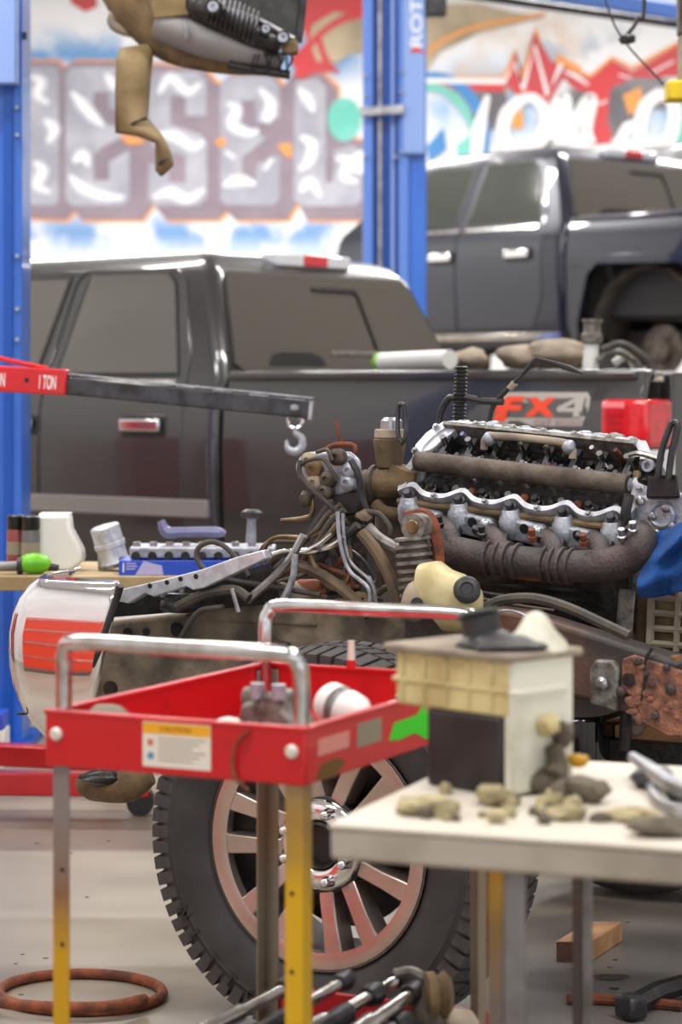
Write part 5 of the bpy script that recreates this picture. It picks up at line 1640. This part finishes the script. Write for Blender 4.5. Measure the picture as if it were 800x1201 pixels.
MB().tube([af(424, 586), af(446, 584), af(450, 600), af(460, 606)], .006, n=8).build('pipe', 'rust', eng)
MB().loft([[af(440, 596), af(480, 596), af(480, 700), af(440, 690)], [af(440, 596, .2), af(480, 596, .2), af(480, 700, .2), af(440, 690, .2)]]).build('front_cover', 'iron_brown', eng, bevel=.01)
# things standing behind the head
bf = lambda px, py, d=0: sp(px, py, .92 + d)
MB().tube([bf(538, 506), bf(539, 480), bf(541, 432)], .012, n=10).build('conduit', 'black_plastic', eng)
for k in range(17):
    q = k / 16
    MB().lathe([(-.0035, .012), (-.001, .0175), (.001, .0175), (.0035, .012)], bf(538 + 3.2 * q, 502 - 71 * q), UP, 14).build('conduit_ring', 'black_plastic', eng)
MB().tube([bf(515, 504), bf(517, 484), bf(526, 468), bf(534, 466)], .009, n=10).build('heater_pipe', 'steel_dark', eng)
MB().tube([bf(546, 466), bf(566, 470), bf(582, 471), bf(590, 471)], .009, n=8).build('harness', 'black_plastic', eng)
MB().tube([bf(563, 470), bf(563, 460)], .006, n=8, smooth=0).build('harness_stub', 'black_plastic', eng)
MB().tube([bf(574, 496), bf(578, 478), bf(590, 462), bf(612, 440), bf(626, 424), bf(630, 421), bf(650, 426), bf(668, 432), bf(684, 438)], [.006, .006, .007, .005, .007, .004, .006, .008, .002], n=8).build('sensor_lead', 'black_plastic', eng)
MB().cyl(bf(598, 456), bf(604, 449), .009, n=10).build('lead_sleeve', 'canvas', eng)
# far side rim crest: gasket bits on the valley
for i in range(12):
    random.seed(60 + i)
    MB().lump(H(.08 + i * .04, W + .006, -.012 + random.uniform(-.005, .006)), (.022, .012, .010), i, 2, .4).build('valley_fitting', random.choice(['alu_cast', 'alu_dirty', 'steel']), eng)
# far bank, below eye level
mb = MB(); mb.prism([(.02, .0), (HL, .0), (HL, .27), (.02, .27)], H(0, W, -.02) + BX * .06 - UP * .02, EH, (BX * .9 - UP * .42), (UP * .9 + BX * .42), -.16, -.04); mb.build('far_bank', 'alu_dirty', eng, bevel=.02)
# rear end of the engine: solenoid, lift bracket, flywheel housing
rf = lambda px, py, d=0: sp(px, py, .70 + d)
MB().cyl(rf(750, 548), rf(776, 548, .02), .020, .018, 16).build('solenoid', 'black_plastic', eng)
MB().lathe([(0, .014), (.014, .014), (.014, .008), (.004, .008)], rf(762, 546, -.02), -BX, 14).build('solenoid_port', 'alu_cast', eng)
MB().tube([rf(738, 534), rf(752, 532), rf(778, 540)], .007, n=8).build('solenoid_bracket', 'chrome_worn', eng)
MB().cyl(rf(748, 552, -.01), rf(748, 560, -.01), .010).build('brass_plug', 'brass_line', eng)
MB().lump(rf(762, 562, .01), (.03, .03, .018), 5, 2, .3).build('sensor_body', 'black_plastic', eng)
MB().tube([rf(772, 560, -.04), rf(776, 530, -.04), rf(786, 500, -.04), rf(791, 496, -.04), rf(795, 502, -.04), rf(788, 532, -.04), rf(784, 562, -.04)], .008, n=8).build('lift_bracket', 'steel_dark', eng)
MB().loft([[rf(760, 558, -.03), rf(794, 556, -.03), rf(798, 584, -.03), rf(758, 584, -.03)], [rf(760, 558, .03), rf(794, 556, .03), rf(798, 584, .03), rf(758, 584, .03)]]).build('bracket_foot', 'steel_dark', eng, bevel=.004)
MB().loft([[rf(742, 580), rf(815, 578), rf(815, 650), rf(742, 640)], [rf(742, 580, .4), rf(815, 578, .4), rf(815, 650, .4), rf(742, 640, .4)]]).build('rear_casting', 'alu_cast', eng, bevel=.015, seg=3)
MB().lathe([(0, .03), (.01, .032), (.014, .026), (.006, .02)], rf(778, 604, 0), -BX, 20).build('core_ring', 'alu_cast', eng)
for px, py in ((766, 606), (782, 596), (790, 618), (772, 626), (752, 588), (756, 620)):
    MB().lathe([(0, .010), (.01, .010), (.012, .006)], rf(px, py, -.002), -BX, 10).build('bolt', 'steel', eng)
MB().tube([rf(738, 580, -.02), rf(734, 604, -.03), rf(740, 624, -.02)], .012, n=8).build('rear_hose', 'black_oily', eng)
MB().loft([[rf(726, 690, -.04), rf(746, 692, -.04), rf(742, 746, -.04), rf(722, 744, -.04)], [rf(726, 690, .1), rf(746, 692, .1), rf(742, 746, .1), rf(722, 744, .1)]]).build('adapter_plate', 'alu_dirty', eng, bevel=.006)
MB().loft([[rf(744, 690, 0), rf(860, 700, 0), rf(860, 790, 0), rf(744, 765, 0)], [rf(744, 690, .4), rf(860, 700, .4), rf(860, 790, .4), rf(744, 765, .4)]]).build('bell_housing', 'mud_brown', eng, bevel=.01)
for k in range(4):
    y_ = 700 + 18 * k
    MB().tube([rf(762, y_, -.012), rf(800, y_ + 3, -.012), rf(850, y_ + 7, -.012)], .008, n=6).build('housing_rib', 'canvas', eng)
MB().tube([rf(764, 694, -.012), rf(762, 760, -.012)], .010, n=6, smooth=0).build('housing_rib', 'canvas', eng)
MB().tube([rf(796, 694, -.012), rf(793, 764, -.012)], .008, n=6, smooth=0).build('housing_rib', 'canvas', eng)

# blue rag over the rear casting
rows = []
for i in range(15):
    q = i / 14
    row = []
    for j in range(15):
        s_ = j / 14
        left = 768 - 24 * q + 5 * math.sin(q * 7)
        px = left + (848 - left) * s_
        py = 612 + 84 * q + 7 * math.sin(s_ * 5 + 1) - 10 * s_ * (1 - q) + (6 * (1 - q) if s_ < .2 else 0)
        d = -.07 - .035 * math.sin(q * 2.4) + .022 * math.sin(s_ * 11 + q * 5) + .016 * math.sin(q * 13 + s_ * 4)
        row.append(sp(px, py, .66 + d))
    rows.append(row)
top_row = [p + BX * .16 + UP * .01 for p in rows[0]]
tag(MB().loft([top_row] + rows, cap=False, closed=False).build('shop_rag', 'rag_blue', None, solid=.004, angle=80, subsurf=1), 'blue shop rag draped over the rear of the engine', 'rag')

# ------------------------------------------------------------------ red service cart
leg_paint('cart_leg_a', .42, .74, '#857c7a', '#8a6448', '#c89a18')
leg_paint('cart_leg_b', .52, .90, '#948a84', '#a8843f', '#dcae14')
leg_paint('cart_leg_c', .36, .80, '#85807a', '#8a6a50', '#857a68')
NL = Vector((-.47, 3.885, 0)); yaw = R(26)
CW = Vector((math.cos(yaw), -math.sin(yaw), 0)); CL = Vector((math.sin(yaw), math.cos(yaw), 0))
cw, cl_, zt_, zb_ = .46, .74, .874, .787
def C(x, y, z): return NL + CW * x + CL * y + UP * z
cart = thing('service_cart', C(.23, .37, 0), 'red steel service cart with chrome push handles', 'tool cart')
def cbox(x0, x1, y0, y1, z0, z1, name, material, par=cart, bev=.003):
    mb = MB(); mb.prism([(x0, y0), (x1, y0), (x1, y1), (x0, y1)], NL, CW, CL, UP, z0, z1)
    return mb.build(name, material, par, bevel=bev)
npan = cbox(-.004, cw + .004, -.004, .004, zb_, zt_, 'end_panel', 'red_scuffed')
fpan = cbox(-.004, cw + .004, cl_ - .004, cl_ + .004, zb_, zt_, 'end_panel', 'red_scuffed')
lpan = cbox(-.004, .004, .004, cl_ - .004, zb_, zt_, 'side_panel', 'red_scuffed')
rpan = cbox(cw - .004, cw + .004, .004, cl_ - .004, zb_, zt_, 'side_panel', 'red_scuffed')
cbox(.004, cw - .004, .004, cl_ - .004, zb_, zb_ + .006, 'tray_floor', 'red_scuffed')
for nm, args in (('rim_fold', (-.006, cw + .006, -.006, .010, zt_ - .004, zt_ + .003)), ('rim_fold', (-.006, cw + .006, cl_ - .010, cl_ + .006, zt_ - .004, zt_ + .003)),
                 ('rim_fold', (-.006, .010, .010, cl_ - .010, zt_ - .004, zt_ + .003)), ('rim_fold', (cw - .010, cw + .006, .010, cl_ - .010, zt_ - .004, zt_ + .003))):
    cbox(*args, nm, 'red_paint', bev=.002)
for z0_ in (.20,):
    cbox(-.004, cw + .004, -.004, cl_ + .004, z0_, z0_ + .006, 'lower_shelf', 'steel_dark')
    cbox(-.004, cw + .004, -.006, .002, z0_, z0_ + .07, 'shelf_lip', 'red_scuffed')
    cbox(-.004, cw + .004, cl_ - .002, cl_ + .006, z0_, z0_ + .07, 'shelf_lip', 'red_scuffed')
for x, y, m_ in ((0, 0, 'cart_leg_a'), (cw, 0, 'cart_leg_b'), (0, cl_, 'cart_leg_c'), (cw, cl_, 'cart_leg_c')):
    sx = 1 if x == 0 else -1; sy = 1 if y == 0 else -1
    mb = MB()
    x_, y_ = x + sx * .005, y + sy * .005
    A_ = [(x_, y_), (x_ + sx * .030, y_), (x_ + sx * .030, y_ + sy * .004), (x_ + sx * .004, y_ + sy * .004), (x_ + sx * .004, y_ + sy * .034), (x_, y_ + sy * .034)]
    mb.prism(A_, NL, CW, CL, UP, .08, zt_ - .01)
    lg = mb.build('leg', m_, cart, bevel=.001)
    for z_ in (.62, .5):
        MB().cyl(C(x_ + sx * .018, y_ - sy * .001, z_), C(x_ + sx * .018, y_ + sy * .003, z_), .004, n=8).build('leg_hole', 'black_oily', lg)
    MB().cyl(C(x + sx * .02 - .012, y + sy * .02, .04), C(x + sx * .02 + .012, y + sy * .02, .04), .04, n=18).build('caster', 'black_plastic', lg)
def handle(y, out, name, r_=.0135, x0=.015, x1=None, zt=.985):
    x1 = x1 or cw - .015
    P = [C(x0, y, zb_ + .03), C(x0, y, zt - .05), C(x0 + .005, y + out * .4, zt - .015), C(x0 + .035, y + out, zt), C((x0 + x1) / 2, y + out, zt), C(x1 - .035, y + out, zt), C(x1 - .005, y + out * .4, zt - .015), C(x1, y, zt - .05), C(x1, y, zb_ + .03)]
    return MB().tube(P, r_, n=14).build(name, 'chrome_worn', cart)
handle(.022, -.01, 'push_handle')
handle(cl_ - .022, .01, 'push_handle')
for x in (.018, cw - .018):
    MB().lathe([(0, .011), (.004, .011), (.008, .007)], C(x, -.004, zt_ - .035), -CL, 16).build('rivet', 'bolt_cap', npan)
def on_panel(x0, x1, z0, z1, name, material, lay=1, pan=npan):
    mb = MB(); mb.prism([(x0, z0), (x1, z0), (x1, z1), (x0, z1)], C(0, -.004, 0), CW, UP, -CL, -.001, .0004 * lay)
    return mb.build(name, material, pan, smooth=False)
on_panel(.178, .300, zb_ + .012, zb_ + .083, 'warning_label', 'sticker_white')
on_panel(.179, .299, zb_ + .064, zb_ + .081, 'label_header', 'sticker_amber', 2)
text_part('label_heading', 'CAUTION', .01, C(.210, -.0051, zb_ + .069), CW, UP, 'ink_brown', npan, depth=.0002, fit=(.055, .007))
on_panel(.187, .197, zb_ + .045, zb_ + .055, 'label_icon', 'ink_red', 2)
on_panel(.187, .198, zb_ + .024, zb_ + .034, 'label_icon', 'ink_blue', 2)
for i in range(6):
    on_panel(.206, .292 - (i % 3) * .012, zb_ + .056 - i * .0068, zb_ + .0585 - i * .0068, 'label_line', 'ink_grey', 2)
def on_side(y0, y1, z0, z1, name, material, poly=None, lay=1):
    mb = MB(); mb.prism(poly or [(y0, z0), (y1, z0), (y1, z1), (y0, z1)], C(cw + .004, 0, 0), CL, UP, CW, -.001, .0005 * lay)
    return mb.build(name, material, rpan, smooth=False)
on_side(.04, .15, zb_ + .040, zb_ + .066, 'side_sticker', 'sticker_pink')
on_side(.18, .27, zb_ + .034, zb_ + .072, 'side_sticker', 'sticker_grey')
on_side(0, 0, 0, 0, 'paint_splash', 'green_paint', [(.30, zb_ + .030), (.34, zb_ + .026), (.40, zb_ + .030), (.45, zb_ + .012), (.475, zb_ + .016), (.48, zb_ + .05), (.54, zb_ + .070), (.50, zb_ + .082), (.45, zb_ + .080), (.41, zb_ + .058), (.32, zb_ + .056)], 2)
on_side(0, 0, 0, 0, 'scorch_mark', 'ink_brown', [(.03, zb_ + .004), (.10, zb_ + .0), (.14, zb_ + .02), (.10, zb_ + .03), (.05, zb_ + .026)], 1)
MB().cyl(C(.2, cl_ - .035, zt_ + .015), C(.2, cl_ - .035, zt_ + .055), .008, .006, 10).build('handle_bolt', 'bolt_cap', cart)
MB().cyl(C(.2, cl_ - .035, zt_ + .002), C(.2, cl_ - .035, zt_ + .02), .0085, n=10).build('handle_bolt_sleeve', 'red_paint', cart)
# loose parts in the tray
zf = zb_ + .006
t = thing('gear_housing', C(.30, .26, zf), 'grimy grey gear housing lying in the red cart tray', 'engine part')
MB().prism([(-.05, 0), (.05, 0), (.055, .05), (.03, .075), (.02, .1), (-.01, .1), (-.02, .085), (-.05, .08), (-.055, .05)], C(.28, .26, zf), CW, UP, CL, -.04, .04).build('housing_body', 'alu_dirty', t, bevel=.008)
MB().cyl(C(.22, .26, zf + .085), C(.25, .26, zf + .085), .018).build('housing_neck', 'alu_dirty', t)
for x, y in ((.26, .225), (.30, .225), (.31, .29)):
    MB().cyl(C(x, y, zf + .09), C(x, y, zf + .115), .012, n=12).build('housing_stud', 'alu_cast', t)
p_ = C(.36, .38, zf)
t = thing('sensor_canister', p_, 'white and grey sensor canister tilted in the red cart tray', 'engine part')
axs = (CW * .8 + UP * -.2 - CL * .3).normalized()
MB().lathe([(0, .03), (.008, .036), (.03, .037)], p_ + UP * .07 - CW * .05, axs, 20).build('canister_end', 'white_plastic', t)
MB().lathe([(.03, .033), (.05, .033)], p_ + UP * .07 - CW * .05, axs, 20).build('canister_band', 'leg_grey', t)
MB().lathe([(.05, .036), (.075, .034), (.09, .022), (.11, .014)], p_ + UP * .07 - CW * .05, axs, 20).build('canister_nose', 'white_plastic', t)
MB().lathe([(0, .05), (.02, .045), (.05, .02)], p_ - CW * .02, UP, 16).build('canister_foot', 'alu_dirty', t)
for i, (x, y, s_, m_, lb) in enumerate(((.41, .55, .02, 'alu_cast', 'upright pale metal fitting at the cart tray corner'), (.37, .58, .018, 'steel', 'short silver tube fitting standing in the cart tray'))):
    t = thing('metal_fitting', C(x, y, zf), lb, 'fitting')
    MB().lathe([(0, s_), (.03, s_), (.032, s_ * 1.3), (.06, s_ * 1.3), (.062, s_), (.09, s_ * .9)], C(x, y, zf), UP, 14).build('fitting_body', m_, t)
    MB().lathe([(.088, s_ * .7), (.1, s_ * .7), (.1, s_ * .4)], C(x, y, zf), UP, 10).build('fitting_top', 'steel_dark', t)
t = thing('screwdriver', C(.2, .14, zf), 'thin steel rod tool lying across the red cart tray', 'tool')
MB().tube([C(.14, .05, zf + .055), C(.2, .10, zf + .055), C(.30, .16, zf + .04)], .006, n=10, smooth=0).build('rod', 'steel', t)
MB().cyl(C(.30, .16, zf + .04), C(.36, .20, zf + .03), .010, .012, 12).build('rod_handle', 'leg_grey', t)
tag(MB().lump(C(.30, .05, zt_ + .004 - .02), (.03, .02, .018), 2, 2, .15).build('plastic_nub', 'white_plastic'), 'small white plastic lump by the near end of the cart tray', 'cap')
tag(MB().lump(C(.06, .08, zf + .055), (.04, .06, .03), 8, 2, .35).build('shop_paper', 'canvas'), 'crumpled tan paper in the corner of the cart tray', 'paper')
tag(MB().tube([C(.37, -.009, zt_ - .006), C(.345, -.011, zb_ + .05), C(.345, -.011, zb_ + .01), C(.37, -.011, zb_ - .012)], .003, n=6).build('thin_wire', 'rust'), 'thin brown wire hanging over the end panel of the cart', 'wire')

# ------------------------------------------------------------------ white table in front
TZ = .80
FLc = Vector((-.018, 3.30, 0)); ty = R(21)
TW = Vector((math.cos(ty), -math.sin(ty), 0)); TL = Vector((math.sin(ty), math.cos(ty), 0))
def B(x, y, z): return FLc + TW * x + TL * y + UP * z
tb = thing('white_table', B(.6, .35, 0), 'chipped white topped workshop table on steel legs', 'table')
mb = MB(); mb.prism([(0, 0), (1.3, 0), (1.3, .66), (0, .66)], FLc, TW, TL, UP, TZ - .008, TZ); mb.build('table_top', 'table_white', tb, bevel=.003)
mb = MB(); mb.prism([(.002, .002), (1.298, .002), (1.298, .658), (.002, .658)], FLc, TW, TL, UP, TZ - .05, TZ - .008); mb.build('table_edge', 'table_edge', tb, bevel=.006)
leg_paint('table_leg_b', .3, .8, '#6a5450', '#5c4a48', '#4e4544')
leg_paint('table_leg_a', .50, .80, '#c8921a', '#8a6a3a', '#6e625c')
lx = [(.215, .04), (.172, .62), (1.2, .04), (1.2, .62)]
for (x, y) in lx:
    w1, w2 = (.022, .05) if y < .1 else (.015, .029)
    mb = MB(); mb.prism([(x, y), (x + w1, y), (x + w1, y + .02), (x, y + .02)], FLc, TW, TL, UP, 0, TZ - .05); l1 = mb.build('leg', 'table_leg_a' if y < .1 else 'table_leg_b', tb, bevel=.002)
    mb = MB(); mb.prism([(x + w1, y + .002), (x + w2, y + .002), (x + w2, y + .018), (x + w1, y + .018)], FLc, TW, TL, UP, 0, TZ - .05); mb.build('leg_plate', 'leg_grey', l1, bevel=.002)
mb = MB(); mb.prism([(.21, .30), (1.24, .30), (1.24, .33), (.21, .33)], FLc, TW, TL, UP, TZ - .09, TZ - .05); mb.build('stretcher', 'steel_dark', tb, bevel=.003)

# filter box on the table
bc = Vector((.243, 3.50, TZ))
E1 = Vector((-.70, .714, 0)); E2 = Vector((.714, .70, 0))
def K(x, y, z): return bc + E1 * x + E2 * y + UP * z
bxo = thing('filter_box', K(.1, .07, 0), 'cream and black plastic filter box standing on the white table', 'filter box')
def kprism(x0, x1, y0, y1, z0, z1, name, m_, par=bxo, bev=.006):
    mb = MB(); mb.prism([(x0, y0), (x1, y0), (x1, y1), (x0, y1)], bc, E1, E2, UP, z0, z1)
    return mb.build(name, m_, par, bevel=bev)
kprism(.014, .165, .0, .13, .0, .115, 'lower_case', 'black_plastic')
up_ = kprism(0, .23, .0, .14, .115, .20, 'upper_case', 'cream_box')
kprism(.004, .235, -.004, .145, .150, .158, 'case_ridge', 'cream_box', up_, .003)
kprism(-.012, .245, -.012, .155, .196, .208, 'lid_flange', 'canvas', bxo, .004)
kprism(.05, .19, .02, .13, .104, .118, 'lower_step', 'cream_box', bxo, .004)
kprism(-.006, .012, .002, .138, .004, .198, 'pale_end', 'pale_box', bxo, .004)
kprism(-.012, .004, .0, .12, .146, .156, 'end_ridge', 'pale_box', bxo, .003)
for k in range(5):
    kprism(.03 + k * .045, .036 + k * .045, -.005, .003, .12, .192, 'case_rib', 'cream_box', up_, .002)
mb = MB(); mb.lathe([(0, .05), (.012, .046), (.02, .03), (.045, .028), (.05, .034), (.056, .030)], K(.10, .06, .206), UP + E1 * .3, 14); mb.build('top_port', 'black_plastic', bxo)
mb = MB(); mb.lump(K(.05, .05, .215), (.065, .05, .014), 5, 3, .3); mb.build('top_gasket', 'black_plastic', bxo)
mb = MB(); mb.lathe([(0, .05), (.012, .045), (.03, .028), (.05, .016), (.056, .006)], K(.035, .10, .205), UP, 16); mb.build('spout', 'pale_box', bxo)
mb = MB(); mb.lump(K(-.014, .07, .10), (.02, .03, .016), 3, 2, .4); mb.build('clip', 'cream_box', bxo)
mb = MB(); mb.lump(K(-.012, .105, .085), (.018, .02, .02), 9, 2, .4); mb.build('clip', 'dirt_dark', bxo)
mb = MB(); mb.tube([K(-.016, .08, .07), K(-.02, .085, .04), K(-.024, .07, .024)], [.012, .016, .02], n=8); mb.build('drip_strip', 'dirt_dark', bxo)
mb = MB(); mb.lump(K(-.03, .12, .045), (.016, .012, .01), 9, 2, .3); mb.build('amber_plug', 'leg_yellow', bxo)

# debris on the table
random.seed(77)
deb = []
for i in range(34):
    px = random.triangular(472, 726, 600)
    py = random.uniform(918, 962) if 500 < px < 700 else random.uniform(938, 962)
    sx = random.uniform(.006, .020)
    deb.append((px, py, sx, sx * random.uniform(.45, .9), 'p' if random.random() < (.75 if px < 600 else .35) else 'd'))
deb += [(500, 950, .045, .014, 'p'), (535, 914, .016, .03, 'p'), (690, 936, .035, .022, 'd'), (645, 926, .032, .022, 'd'), (665, 955, .04, .009, 'p'), (580, 940, .034, .018, 'p'), (730, 958, .03, .008, 'p')]
for i, (px, py, sx, sz, kd) in enumerate(deb):
    s_ = (py + 4 - HOR) / (CAMZ - TZ)
    Yd = F / s_
    p_ = at(px, py, Yd); p_.z = TZ + sz * .75
    o = MB().lump(p_, (sx, sx * .7, sz), i + 20, 2, .5, Matrix.Rotation(random.uniform(0, 3), 3, 'Z')).build('debris_clod', 'dirt_pale' if kd == 'p' else 'dirt_dark', None, angle=35)
    tag(o, 'pale dried clod among the debris on the white table' if kd == 'p' else 'dark brown clod among the debris on the white table', 'debris', 'pale clods on the white table' if kd == 'p' else 'dark clods on the white table')
def tpt(px, py, z=0):
    s_ = (py - HOR) / (CAMZ - TZ - z)
    return at(px, py, F / s_)
t = thing('pry_bar', tpt(770, 915), 'steel lever tool with a dark jaw lying on the white table', 'tool')
MB().tube([tpt(742, 888, .03), tpt(764, 904, .03), tpt(790, 922, .03), tpt(815, 930, .03)], [.008, .012, .014, .014], n=10).build('bar', 'steel', t)
MB().lump(tpt(765, 912, .016), (.035, .02, .018), 3, 2, .3).build('jaw', 'steel_dark', t)
MB().lump(tpt(800, 926, .015), (.03, .03, .016), 4, 2, .3).build('pivot', 'black_plastic', t)
MB().tube([tpt(764, 922, .01), tpt(774, 940, .01), tpt(800, 952, .01)], .008, n=8).build('lower_jaw', 'steel', t)
tag(MB().lump(tpt(785, 969, .012), (.06, .03, .014), 7, 2, .35).build('rubber_scrap', 'dirt_dark'), 'flat dark scrap of rubber near the edge of the white table', 'scrap')
tag(MB().lump(tpt(740, 952, .006), (.04, .025, .007), 12, 2, .4).build('putty_smear', 'dirt_pale'), 'flattened pale putty lump beside the dark rubber scrap', 'debris')

# ------------------------------------------------------------------ things on the floor
def fl(px, py, z=0.0):
    return at(px, py, F * (CAMZ - z) / (py - HOR))
t = thing('air_hose', fl(95, 1170), 'brown rubber air hose coiled in a loop on the floor', 'hose')
P = [fl(95 + 96 * math.cos(R(a)), 1164 + 22 * math.sin(R(a)), .012) for a in range(0, 360, 15)]
P.append(P[0])
MB().tube(P, .0125, n=10, loop=True, smooth=3).build('hose_loop', 'rust', t)
MB().tube([fl(-20, 1150, .012), fl(-10, 1172, .03), fl(40, 1180, .036), fl(120, 1181, .036), fl(170, 1172, .03)], .0125, n=10).build('hose_strand', 'rust', t)
# chrome struts in a pile on the lower shelf of the cart
random.seed(5)
SHZ = .206
ends = [((232, 1214), (338, 1157), .016, 4.06, 4.30), ((286, 1222), (404, 1150), .015, 4.03, 4.32), ((330, 1226), (438, 1166), .017, 4.02, 4.26), ((356, 1218), (470, 1146), .014, 4.05, 4.34),
        ((390, 1230), (486, 1164), .018, 4.03, 4.28), ((272, 1240), (400, 1196), .017, 4.02, 4.22), ((350, 1250), (470, 1200), .018, 4.02, 4.22), ((310, 1262), (440, 1222), .019, 4.02, 4.22), ((260, 1268), (380, 1236), .018, 4.04, 4.24)]
for i, (a_, b_, r_, ya_, yb_) in enumerate(ends):
    pa_, pb_ = at(a_[0], a_[1], ya_), at(b_[0], b_[1], yb_)
    pa_.z = max(pa_.z, SHZ + r_ + .002); pb_.z = max(pb_.z, SHZ + r_ * 1.4 + .002)
    kind_ = ('dark' if i % 2 else 'chrome') + ' barrelled strut with a ' + ('black rubber' if i % 3 == 0 else 'dark steel') + ' end'
    t = thing('steel_strut', pa_, kind_ + ' in the pile on the lower cart shelf', 'strut', 'struts piled on the cart shelf')
    MB().tube([pa_.lerp(pb_, .4), pb_], r_ * .72, n=12, smooth=0).build('rod', 'chrome_worn', t)
    MB().tube([pa_, pa_.lerp(pb_, .45)], r_, n=12, smooth=0).build('barrel', 'steel_dark' if i % 2 else 'chrome_worn', t)
    ax_ = (pb_ - pa_).normalized()
    MB().lathe([(-.02, r_ * 1.0), (0, r_ * 1.3), (.02, r_ * 1.0)], pb_, ax_, 14).build('strut_end', 'black_plastic' if i % 3 == 0 else 'steel_dark', t)
t = thing('steering_knuckle', at(505, 1196, 4.26), 'greasy brown knuckle casting at the end of the strut pile', 'vehicle part')
MB().lathe([(0, .03), (.005, .042), (.02, .042), (.025, .032), (.04, .042), (.05, .03)], at(496, 1168, 4.28), Vector((1, .2, 0)), 18).build('ring', 'mud_brown', t)
MB().lathe([(0, .03), (.05, .04), (.12, .02), (.13, .016)], Vector((at(500, 1180, 4.28).x, 4.28, SHZ)), UP, 10).build('casting', 'iron_brown', t)
MB().tube([at(462, 1142, 4.3), at(484, 1140, 4.3), at(500, 1152, 4.29), at(504, 1172, 4.28)], .010, n=8).build('arm', 'alu_dirty', t)
p_ = at(538, 1192, 4.32)
tag(MB().lump(Vector((p_.x, p_.y, (p_.z + SHZ) / 2)), (.042, .036, (p_.z - SHZ) / 2 + .012), 3, 3, .25).build('leather_glove', 'canvas'), 'beige work glove crumpled beside the strut pile', 'glove')
p_ = at(562, 1202, 4.34)
tag(MB().lathe([(0, .013), (p_.z - SHZ, .012), (p_.z - SHZ + .006, .01)], Vector((p_.x, p_.y, SHZ)), UP, 14).build('red_bottle', 'red_paint'), 'small red plastic bottle beside the beige glove', 'bottle')
# timber offcut
p_ = fl(652, 1128)
axw = Vector((.075, .17, 0)).normalized()
axn = Vector((axw.y, -axw.x, 0))
blk_ = thing('timber_offcut', p_ + axw * .1, 'short raw timber offcut on the stained floor under the table', 'timber')
pL, pR = fl(652, 1128), fl(694, 1128)
wd = (pR - pL).length
axl = (fl(726, 1104) - fl(690, 1128)); ll = axl.length; axl.normalize()
mb = MB(); mb.prism([(0, 0), (wd, 0), (wd, .05), (0, .05)], pL, (1, 0, 0), UP, axl, 0, ll); mb.build('block', 'wood_raw', blk_, bevel=.003)
mb = MB(); mb.prism([(.002, .002), (wd - .002, .002), (wd - .002, .048), (.002, .048)], pL, (1, 0, 0), UP, axl, -.001, .002); mb.build('end_grain', 'wood_old', blk_)
tag(MB().tube([fl(665, 1172, .012), fl(700, 1172, .012), fl(760, 1176, .012), fl(800, 1180, .012)], .012, n=8).build('rusty_rod', 'rust'), 'thin rusty rod lying on the floor beneath the table', 'rod')
t = thing('floor_jack_handle', fl(760, 1165), 'dark flat bar resting aslant on the floor beneath the table', 'bar')
MB().tube([fl(735, 1182, .03), fl(770, 1164, .03), fl(830, 1146, .03)], [.022, .024, .022], n=6, smooth=0).build('bar', 'steel_dark', t)
MB().box(fl(740, 1180, .03) , (.05, .06, .05), Matrix.Rotation(R(35), 3, 'Z')).build('bar_socket', 'steel_dark', t, bevel=.008)
# oil stains: thin dark films on the concrete
random.seed(9)
mat('oil_film', '#4a4744', '#5c5854', scale=6, rough=0.2)
mat('oil_soft', '#6c6762', '#5e5a56', scale=4, rough=0.3)
def stain(c, rx, ry, seed, m_, z):
    mb = MB()
    pts = []
    for k in range(28):
        a_ = 2 * math.pi * k / 28
        rr = 1 + .35 * noise.noise(Vector((math.cos(a_) * 1.5, math.sin(a_) * 1.5, seed)))
        pts.append((rx * rr * math.cos(a_), ry * rr * math.sin(a_)))
    mb.prism(pts, c, (1, 0, 0), (0, 1, 0), UP, .0, z)
    return mb.build('oil_stain', m_, fl_ob, smooth=False)
fl_ob = bpy.data.objects['floor']
for (px, py, rx, ry, m_, z_) in ((716, 1147, .04, .03, 'oil_film', .002), (715, 1135, .006, .006, 'oil_film', .002), (722, 1126, .006, .006, 'oil_film', .002), (720, 1160, .012, .01, 'oil_film', .002)):
    c_ = fl(px, py); stain(c_, rx, ry, px * .1, m_, z_)
for i in range(16):
    c_ = fl(random.choice([random.uniform(10, 170), random.uniform(640, 800)]), random.uniform(960, 1180))
    stain(c_, random.uniform(.003, .007), random.uniform(.003, .006), i, 'oil_soft', .002)

# ------------------------------------------------------------------ red tool chests along the left wall
def chest(x, y, w, hgt, label, body, drawers=6):
    t = thing('tool_chest', (x, y, 0), label, 'tool chest')
    MB().bx((x - .28, y - w / 2, .12), (x + .25, y + w / 2, hgt)).build('body', body, t, bevel=.01)
    for k in range(drawers):
        z0 = .16 + k * (hgt - .2) / drawers
        z1 = z0 + (hgt - .2) / drawers - .012
        d_ = MB().bx((x + .245, y - w / 2 + .03, z0), (x + .268, y + w / 2 - .03, z1)).build('drawer', body, t, bevel=.004)
        MB().bx((x + .268, y - w / 2 + .06, z1 - .03), (x + .285, y + w / 2 - .06, z1 - .012)).build('drawer_handle', 'chrome_worn', d_, bevel=.003)
    for sx in (-.2, .2):
        for sy in (-w / 2 + .08, w / 2 - .08):
            MB().cyl((x + sx, y + sy - .02, .06), (x + sx, y + sy + .02, .06), .06, n=16).build('caster', 'black_plastic', t)
    return t
chest(-4.3, 3.6, 3.4, 1.25, 'wide orange-red roller cabinet against the left wall', 'chest_orange', 4)
chest(-4.9, 8.2, .8, 1.5, 'tall dark red tool chest beside the orange cabinet', 'chest_red', 8)
chest(-4.9, 9.7, .7, 1.4, 'tall dark red tool chest farthest from the orange cabinet', 'chest_red', 7)
